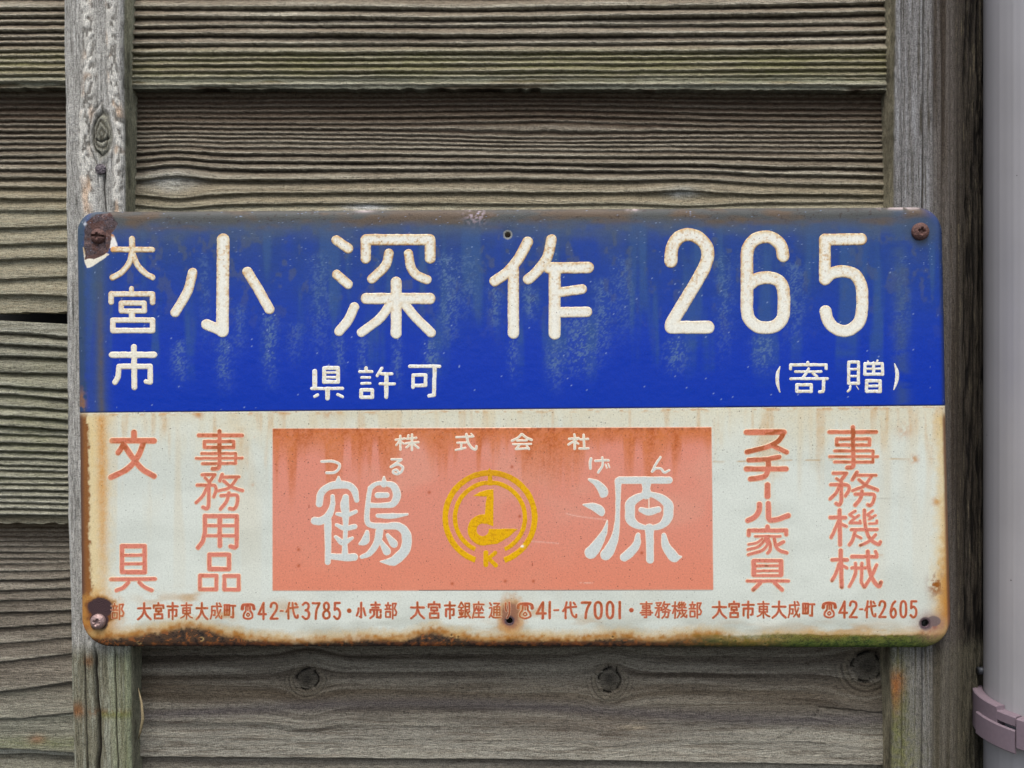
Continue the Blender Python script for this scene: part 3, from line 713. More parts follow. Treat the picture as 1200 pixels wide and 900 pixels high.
DRIPS = [(210, 402, 60, 8, .8), (262, 398, 75, 9, .7), (316, 372, 100, 8, .9), (345, 380, 60, 10, .35), (280, 360, 70, 7, .5), (398, 398, 50, 7, .6), (425, 398, 60, 8, .5), (465, 400, 70, 6, .6),
         (505, 400, 70, 8, .9), (525, 300, 130, 12, .8), (579, 338, 60, 7, .8), (620, 336, 50, 8, .9), (601, 400, 60, 6, .6), (650, 400, 70, 9, .8), (680, 376, 80, 18, 1.0), (705, 330, 110, 10, .7),
         (730, 300, 120, 12, .5), (792, 398, 50, 12, .9), (848, 300, 150, 10, .55), (895, 396, 50, 13, .9), (930, 310, 120, 12, .6), (375, 300, 150, 12, .5), (1055, 300, 170, 9, .45), (240, 300, 130, 6, .4), (550, 300, 90, 10, .5), (880, 290, 60, 12, .5)]
def blue_color(x, y, f):
    n1 = fbm(x / 30, y / 9, 91, 3); n2 = fbm(x / 5, y / 5, 92, 3); fine = fbm(x / 1.3, y / 1.3, 93, 2); col_n = fbm(x / 13, y / 140, 94, 3)
    c = np.ones(np.shape(x) + (3,)) * lin(0, 50, 168, .95)
    c = mix(c, lin(14, 60, 160, .95), .8 * ss(430, 300, y) * (.3 + .9 * n1))
    c = mix(c, lin(26, 60, 116, .95), ss(420, 285, y + 50 * (n1 - .5)) * (.35 + .75 * col_n) * .95); c = mix(c, lin(60, 80, 104, .9), .55 * ss(320, 262, y + 20 * (n1 - .5)) * ss(.35, .6, fbm(x / 34, y / 26, 101, 3)))
    c = mix(c, lin(84, 92, 92, .9), .4 * ss(.6, .72, fbm(x / 9, y / 14, 102, 3)) * ss(430, 300, y))
    c = mix(c, lin(48, 84, 140, .9), .7 * ss(.5, .75, col_n) * ss(460, 380, y + 60 * (n1 - .5)))
    rg = .24 + .12 * n1
    # pale mineral runs below the letters
    for dx_, y0, ln, wd, st in DRIPS:
        m = np.exp(-((x - dx_ - 5 * (fbm(y / 25, 0 * y, 95) - .5)) / wd) ** 2) * ss(y0 - 8, y0 + 4, y) * ss(y0 + ln, y0 + ln * .35, y)
        pat = ss(.535, .565, .55 * n2 + .45 * fine + .06 * m) * (1 - .75 * ss(.56, .60, .5 * n2 + .5 * fbm(x / 2.4, y / 2.4, 90, 2)))
        c = mix(c, lin(104, 134, 166, .85), st * m * pat * .8); c = mix(c, lin(56, 88, 140, .9), st * m * .28); rg = rg + st * m * .18
    # grime band along the top
    b = y - yT(x)
    m = ss(26, 8, b + 9 * (n1 - .5) + 4 * (n2 - .5))
    c = mix(c, lin(72, 88, 112, .9), .75 * ss(46, 14, b + 14 * (n1 - .5)))
    c = mix(c, lin(80, 82, 80, .9), m); c = mix(c, lin(98, 82, 66, .9), m * ss(.45, .7, fbm(x / 40, y / 10, 96, 3)))
    c = mix(c, lin(70, 64, 58, .9), m * .5 * ss(5, 1, b)); c = mix(c, lin(56, 44, 38), .8 * (n2 > .62) * m * ss(.55, .7, fine) )
    rg = rg + .3 * m
    c = mix(c, lin(168, 152, 160, .9), ss(.5, .66, fbm(x / 2.5, y / 2.5, 97, 3)) * np.exp(-((x - 557) / 12) ** 2 - ((y - 252) / 9) ** 2) * 1.2)
    for qx, qy, qr in [(427, 246, 10), (1058, 243, 26), (742, 245, 7)]:
        c = mix(c, lin(176, 162, 160, .9), 1.1 * np.exp(-((x - qx) / qr) ** 2 - ((y - qy) / 2.6) ** 2) * ss(.3, .5, n2))
    # left edge: grey green, brown run
    e_l = x - xL(y)
    c = mix(c, lin(52, 74, 92, .9), .85 * ss(16, 6, e_l + 5 * (n2 - .5)))
    c = mix(c, lin(40, 72, 140, .95), .5 * np.exp(-((e_l - 14) / 4) ** 2))
    c = mix(c, lin(64, 84, 104, .9), .75 * np.exp(-((e_l - 26 - 3 * (n1 - .5)) / 10) ** 2))
    c = mix(c, lin(92, 84, 78, .9), .7 * np.exp(-((e_l - 27 - 2 * (n1 - .5)) / 3.5) ** 2) * ss(300, 420, y) * (.5 + .7 * n2))
    m = gauss(x, y, 95, 474, 5, 16) * ss(.35, .55, n2) * 1.5
    c = mix(c, lin(130, 96, 78, .9), m); rg = np.maximum(rg, .8 * np.clip(m, 0, 1))
    # right edge
    e_r = xR(y) - x
    c = mix(c, lin(34, 62, 120, .95), .7 * ss(30, 12, e_r) * ss(310, 270, y)); c = mix(c, lin(30, 44, 70, .9), .7 * ss(8, 2, e_r))
    c = mix(c, lin(60, 84, 116, .9), .55 * np.exp(-((e_r - 52) / 9) ** 2) * ss(.25, .6, n1))
    # chips
    n = 2.6 * (n2 - .5)
    cd = poly_sd(x, y, CHIP) + n
    k1 = poly_sd(x, y, CREAM) + .8 * (fine - .5); k2 = poly_sd(x, y, CREAM2) + 1.6 * (n2 - .5)
    c = mix(c, lin(232, 226, 206, .95), ss(.5, -.5, k1)); c = mix(c, lin(214, 178, 120, .9), .8 * ss(.5, -.5, k1) * ss(302, 294, y))
    c = mix(c, lin(238, 234, 226, .95), ss(.5, -.5, k2)); c = mix(c, lin(196, 122, 50, .9), ss(.5, -.5, k2) * ss(280, 275, y))
    c = mix(c, lin(90, 76, 78, .9), ss(.6, -.6, cd)); c = mix(c, lin(60, 48, 50, .9), ss(.6, -.6, cd) * ss(.5, .3, fine) * .9)
    c = mix(c, lin(128, 104, 100, .9), ss(.6, -.6, cd) * ss(.6, .75, n2) * .8); c = mix(c, lin(104, 64, 48, .9), ss(.6, -.6, cd) * ss(.55, .65, fbm(x / 8, y / 8, 98, 2)) * .45)
    c = mix(c, lin(196, 200, 208, .9), .9 * gauss(x, y, 98.5, 262, 3, 2.2) * ss(.4, .6, n2) * 2)
    rg = np.where(cd < 0, .9, rg)
    for hx, hy in [(1078, 271)]:
        c = mix(c, lin(58, 76, 100, .9), .7 * ss(24, 12, np.hypot(x - hx, y - hy)))
    g = holes(x, y); c = mix(c, lin(150, 150, 140, .9), ss(2.4, 1.4, g) * .8)
    # dust specks
    c = mix(c, lin(150, 170, 205, .9), .7 * (vn(x / .9, y / .9, 99) > .972) * (vn(x / 25, y / 25, 100) > .3))
    # line where blue meets white
    c = mix(c, lin(22, 26, 62, .9), .75 * ss(2.2, .4, ydiv(x) - y))
    return {'Col': np.clip(c, 0, 1), 'rgh': np.clip(rg, .2, .95), 'spk': .35 + 0 * x}

def paper_wear(c, x, y, ytop, depth, st):
    """warm run-off that starts under a top edge"""
    dr = fbm(x / 9, y / 90, 111, 3); n2 = fbm(x / 3, y / 3, 112, 3); big = fbm(x / 45, y / 60, 113, 2)
    L = depth * (.25 + 1.5 * ss(.3, .8, .5 * dr + .5 * big))
    m = ss(L, 0, y - ytop)
    return m * (.45 + .75 * n2) * st, dr, n2

def white_color(x, y, f):
    n2 = fbm(x / 4, y / 4, 121, 3); n3 = fbm(x / 70, y / 40, 122, 3)
    c = np.ones(np.shape(x) + (3,)) * lin(212, 217, 206, .97)
    c = mix(c, lin(203, 208, 197, .97), ss(.4, .7, n3)); c = mix(c, lin(218, 217, 196, .95), ss(560, 490, y) * .45)
    m, dr, _ = paper_wear(c, x, y, ydiv(x), 85, 1.0)
    c = mix(c, lin(220, 202, 156, .9), .36 * m); c = mix(c, lin(204, 158, 96, .9), .5 * m * ss(.55, .75, dr))
    c = mix(c, lin(204, 150, 84, .9), .7 * ss(7, 1, y - ydiv(x)) * ss(.55, .68, fbm(x / 7, y / 3, 123, 2)))
    c = mix(c, lin(216, 190, 140, .9), .3 * ss(.55, .75, fbm(x / 16, y / 220, 124, 2)) * ss(760, 500, y))
    # faint scratches
    lt = 541 - (x - 835) * .014 + 1.2 * (vn(x / 18, 0 * x, 125) - .5)
    c = mix(c, lin(190, 150, 90, .9), .75 * np.exp(-((y - lt) / .7) ** 2) * (x > 836) * ss(.35, .6, fbm(x / 14, 0 * x, 126, 2)))
    c = mix(c, lin(140, 132, 110, .9), .6 * np.exp(-((y - 585 + (x - 1020) * .05) / .5) ** 2) * (x > 980) * (x < 1060) * .5)
    for qx, qy, qr, s_ in [(300, 514, 2.4, .7), (1098, 588, 5, .6), (1072, 538, 5, .5), (1032, 650, 2.5, .6), (297, 569, 3, .3), (1060, 505, 9, .3), (233, 486, 5, .5), (385, 484, 6, .4)]:
        c = mix(c, lin(196, 132, 62, .9), s_ * gauss(x, y, qx, qy, qr, qr) * 1.5 * ss(.3, .6, n2))
    c = mix(c, lin(244, 236, 214, .95), .7 * ss(1.9, 1.0, y - ydiv(x)))
    rg = .26 + .14 * n3
    c, rg = common_wear(c, rg, x, y)
    return {'Col': np.clip(c, 0, 1), 'rgh': np.clip(rg, .22, .95), 'spk': .55 + .35 * ss(600, 480, y)}

gx = axis_lines(84, 1120, 0.6, 1.5, [(84, 104), (1090, 1120), (590, 602), (1078, 1092), (96, 142)])
gy1 = axis_lines(240, 486, 0.6, 1.35, [(240, 260), (269, 281), (246, 318), (477, 486)])
gy2 = axis_lines(472, 764, 0.6, 1.5, [(472, 488), (722, 737), (742, 764)])
X, Y = np.meshgrid(gx, gy1)
Fp = np.maximum(outline(X, Y), -holes(X, Y))
face_mesh('blue_enamel_field', gx, gy1, np.maximum(Fp, Y - ydiv(X)), lambda x, y, f: plate_depth(x, y) - 0.00012, blue_color, M_ENAMEL, sign, back=0.0018, label='chipped blue upper half')
X, Y = np.meshgrid(gx, gy2)
Fp = np.maximum(outline(X, Y), -holes(X, Y))
face_mesh('white_enamel_field', gx, gy2, np.maximum(Fp, ydiv(X) - 2.5 - Y), lambda x, y, f: plate_depth(x, y) + 0.0 * x, white_color, M_ENAMEL, sign, back=0.0016, label='white lower half with rusty edges')

def panel_F(x, y):
    return np.maximum(np.maximum(319.3 - x, x - np.interp(y, [500, 692], [834, 836])), np.maximum(np.interp(x, [319, 834], [502, 500.3]) - y, y - np.interp(x, [319, 836], [692.3, 691.4])))
def panel_color(x, y, f):
    n2 = fbm(x / 3.2, y / 3.2, 131, 3); fine = fbm(x / 1.3, y / 1.3, 132, 2); n3 = fbm(x / 60, y / 50, 133, 3)
    c = np.ones(np.shape(x) + (3,)) * lin(219, 141, 119, .95)
    c = mix(c, lin(218, 148, 126, .95), ss(.45, .7, n3)); c = mix(c, lin(222, 134, 104, .95), ss(600, 690, y) * .7)
    L = 26 + 62 * ss(.35, .75, fbm(x / 11, 0 * x, 134, 3)) + 20 * np.exp(-((x - 385) / 12) ** 2) + 40 * np.exp(-((x - 770) / 14) ** 2) + 25 * np.exp(-((x - 335) / 30) ** 2) + 35 * np.exp(-((x - 507) / 8) ** 2)
    m = ss(L, 4, y - 501 + 10 * (n2 - .5)) * (.55 + .6 * n2)
    c = mix(c, lin(208, 120, 66, .92), m * 1.0); c = mix(c, lin(184, 92, 42, .9), m * ss(.42, .72, .5 * fine + .5 * fbm(x / 9, y / 40, 135, 3)) * .95)
    c = mix(c, lin(150, 76, 50, .9), .6 * ss(5, 1, y - 501) * ss(.4, .6, n2))
    g = gauss(x, y, 330, 545, 60, 60) + .8 * ss(560, 505, y) + .25
    sp = (vn(x / 1.7, y / 1.7, 136) > 1 - .045 * np.clip(g, 0, 1.2)) | (vn(x / 2.6 + 9, y / 2.6, 137) > 1 - .016 * np.clip(g, 0, 1.2))
    c = mix(c, lin(140, 52, 28, .9), .75 * sp)
    for qx, qy in [(592, 681), (625, 681), (350, 663), (530, 684), (609, 605), (503, 577), (600, 547), (752, 648), (350, 644)]:
        c = mix(c, lin(176, 82, 44, .9), .9 * gauss(x, y, qx, qy, 1.8, 1.8))
    # scratches
    sl = 601 + 8 * np.clip((x - 663) / 48, 0, 1) ** .6
    c = mix(c, lin(232, 196, 180), .6 * np.exp(-((y - sl) / .55) ** 2) * (x > 663) * (x < 712))
    c = mix(c, lin(232, 196, 180), .5 * np.exp(-((y - 634 - (x - 620) * .08) / .6) ** 2) * (x > 620) * (x < 655))
    c = mix(c, lin(232, 200, 180), .6 * np.exp(-((y - 683 - (x - 685) * .02) / .6) ** 2) * (x > 680) * (x < 695) * (n2 > .45))
    c = mix(c, lin(236, 196, 170), .55 * ss(-.95, -.25, f))
    return {'Col': np.clip(c, 0, 1), 'rgh': .28 + .1 * n3, 'spk': .8 + 0 * x}
px_ = axis_lines(317, 839, 1.1, 1.1, [(0, 1)]); py_ = axis_lines(498, 695, 1.0, 1.0, [(0, 1)])
X, Y = np.meshgrid(px_, py_)
face_mesh('red_panel', px_, py_, panel_F(X, Y), lambda x, y, f: plate_depth(x, y) - 0.00010, panel_color, M_LETTER, sign, back=0.0003)

# ------------------------------------------------------------------ lettering
def parse(spec):
    """'w[~][o] x,y[,w] x,y ...' strokes separated by ';'"""
    out = []
    for s_ in spec.split(';'):
        tok = s_.split()
        if not tok: continue
        hd = tok[0]; closed = 'o' in hd; smooth = '~' in hd
        w0 = float(hd.replace('o', '').replace('~', ''))
        P = []
        for t in tok[1:]:
            a = [float(v) for v in t.split(',')]
            P.append(a if len(a) == 3 else a + [w0])
        P = np.array(P)
        if closed: P = np.concatenate([P, P[:1]])
        if smooth and len(P) > 2:
            if closed: Q = np.concatenate([P[-2:-1], P, P[1:2]])
            else: Q = np.concatenate([2 * P[:1] - P[1:2], P, 2 * P[-1:] - P[-2:-1]])
            R = []
            for i in range(1, len(Q) - 2):
                for t in np.linspace(0, 1, 7)[:-1]:
                    a, b, c, d = Q[i - 1:i + 3]
                    R.append(.5 * (2 * b + (c - a) * t + (2 * a - 5 * b + 4 * c - d) * t * t + (3 * b - a - 3 * c + d) * t ** 3))
            R.append(Q[-2]); P = np.array(R)
        out.append(P)
    return out

def strokes_sd(x, y, strokes):
    F = np.full(x.shape, 1e9)
    for P in strokes:
        for i in range(max(1, len(P) - 1)):
            a = P[i]; b = P[min(i + 1, len(P) - 1)]
            ex, ey = b[0] - a[0], b[1] - a[1]; q = ex * ex + ey * ey
            t = np.clip(((x - a[0]) * ex + (y - a[1]) * ey) / q, 0, 1) if q > 0 else 0 * x
            F = np.minimum(F, np.hypot(x - a[0] - t * ex, y - a[1] - t * ey) - .5 * (a[2] + (b[2] - a[2]) * t))
    return F

def glyph(name, strokes, kind, step, raise_=0.00022, grow=0.0, sd=None, bb=None, rnd=1.2):
    if bb is None:
        A = np.concatenate(strokes); m = A[:, 2].max() / 2 + grow + 1.2
        bb = (A[:, 0].min() - m, A[:, 1].min() - m, A[:, 0].max() + m, A[:, 1].max() + m)
    xs = np.arange(bb[0], bb[2] + step, step); ys = np.arange(bb[1], bb[3] + step, step)
    X, Y = np.meshgrid(xs, ys)
    Xw = X + .5 * (vn(X / 5, Y / 5, 7) - .5); Yw = Y + .5 * (vn(X / 5, Y / 5, 8) - .5)
    F = (sd(Xw, Yw) if sd else strokes_sd(Xw, Yw, strokes)) - grow
    base = 0.00012 if kind[0] in 'BS' else (0.00010 if kind[0] in 'KY' else 0.0)
    def dep(x, y, f):
        return plate_depth(x, y) - base - raise_ * ss(-.1, 1.0, -f / rnd) + 0.00003 * (f > -.01) - 0.00001
    face_mesh(name, xs, ys, F, dep, COLS[kind], M_LETTER, sign, back=0.0002)

def col_white_big(x, y, f):     # cream letters on the blue field, stained round their edges
    n2 = fbm(x / 2.6, y / 2.6, 141, 3); n1 = fbm(x / 14, y / 18, 142, 3); fine = fbm(x / 1.2, y / 1.2, 143, 2)
    c = np.ones(np.shape(x) + (3,)) * lin(236, 234, 220, .95)
    up = ss(420, 275, y)
    c = mix(c, lin(226, 204, 160, .93), (.3 + .7 * up) * ss(-5.5, -.5, f + 3 * (n2 - .5)) * .95)
    c = mix(c, lin(214, 180, 128, .92), (.05 + .6 * up) * ss(.4, .75, n1) * ss(.4, .75, .7 * n2 + .3 * fine))
    c = mix(c, lin(178, 122, 66, .9), (.25 + .7 * up) * ss(-2.2, -.3, f) * ss(.3, .6, n2) * .8)
    c = mix(c, lin(190, 140, 84, .9), up * ss(.66, .76, n2) * .5)
    c = mix(c, lin(232, 170, 100, .9), .9 * gauss(x, y, 131, 293, 7, 6))
    return {'Col': c, 'rgh': .3 + .1 * n1, 'spk': .7 + 0 * x}
def col_white_small(x, y, f):
    n2 = fbm(x / 2.4, y / 2.4, 144, 3)
    c = np.ones(np.shape(x) + (3,)) * lin(236, 234, 222, .95)
    c = mix(c, lin(216, 196, 150, .92), ss(.45, .7, n2) * .6)
    return {'Col': c, 'rgh': .34 + 0 * x, 'spk': .7 + 0 * x}
def col_red(x, y, f):           # terracotta letters, pale rim where the colour thins
    n2 = fbm(x / 2.8, y / 2.8, 145, 3); fine = fbm(x / 1.2, y / 1.2, 147, 2)
    c = np.ones(np.shape(x) + (3,)) * lin(216, 130, 110, .95)
    up = ss(600, 505, y)
    c = mix(c, lin(210, 122, 82, .92), .7 * up * (.5 + .7 * n2)); c = mix(c, lin(166, 84, 38, .9), up * ss(.5, .68, fbm(x / 9, y / 6, 146, 3)) * (.5 + .6 * fine))
    c = mix(c, lin(190, 96, 60, .9), .5 * ss(.6, .75, n2))
    for qx, qy in [(123, 679), (190, 679), (120, 738), (1009, 639), (975, 682), (986, 689), (1013, 690), (1031, 683), (898, 663), (884, 692)]:
        c = mix(c, lin(128, 74, 40, .9), .8 * gauss(x, y, qx, qy, 2.6, 2.2))
    c, rg = common_wear(c, .32 + 0 * x, x, y)
    c = mix(c, lin(240, 214, 180, .95), ss(-1.15, -.7, f) * .85)
    return {'Col': c, 'rgh': rg, 'spk': .7 + 0 * x}
def col_small_red(x, y, f):
    n2 = fbm(x / 2.2, y / 2.2, 148, 3)
    c = np.ones(np.shape(x) + (3,)) * lin(180, 88, 60, .92)
    c = mix(c, lin(170, 84, 44, .9), ss(.5, .68, fbm(x / 14, y / 6, 149, 2))); c = mix(c, lin(208, 114, 86, .9), ss(.5, .7, n2) * .6)
    _, rg = common_wear(c, .34 + 0 * x, x, y)
    d, _ = common_wear(c, .34 + 0 * x, x, y); c = c * .6 + d * .4
    c = mix(c, lin(232, 206, 172, .93), ss(-.75, -.35, f) * .6)
    return {'Col': c, 'rgh': rg, 'spk': .4 + 0 * x}
def col_panel_white(x, y, f):
    n2 = fbm(x / 3, y / 3, 150, 3)
    c = np.ones(np.shape(x) + (3,)) * lin(207, 213, 208, .95)
    c = mix(c, lin(226, 220, 196, .93), ss(560, 505, y) * .8)
    c = mix(c, lin(214, 190, 150, .9), ss(.62, .75, n2) * .5 * ss(620, 510, y) )
    c = mix(c, lin(244, 222, 198, .95), ss(-1.1, -.6, f) * .85)
    return {'Col': c, 'rgh': .33 + 0 * x, 'spk': .6 + 0 * x}
def col_yellow(x, y, f):
    n2 = fbm(x / 2.4, y / 2.4, 151, 3)
    c = np.ones(np.shape(x) + (3,)) * lin(228, 174, 4, .95)
    c = mix(c, lin(206, 146, 14, .95), ss(.5, .7, n2) * .7)
    c = mix(c, lin(196, 124, 30, .9), ss(575, 550, y) * .4)
    for qx, qy in [(607.5, 618), (609, 638), (612, 640)]: c = mix(c, lin(240, 236, 226), 1.2 * gauss(x, y, qx, qy, 2.2, 1.3) * (n2 > .4))
    c = mix(c, lin(130, 62, 20), (vn(x / 1.8, y / 1.8, 152) > .965) * .7)
    return {'Col': c, 'rgh': .33 + 0 * x, 'spk': .4 + 0 * x}
COLS = {'BIG': col_white_big, 'SML': col_white_small, 'R': col_red, 'r': col_small_red, 'K': col_panel_white, 'Y': col_yellow}

def zoomed(spec, ox, oy, k, k2=None):
    st = parse(spec); out = []
    for P in st:
        Q = P.copy(); Q[:, 0] = ox + P[:, 0] / k; Q[:, 1] = oy + P[:, 1] / (k2 or k); Q[:, 2] = P[:, 2] / k
        out.append(Q)
    return out

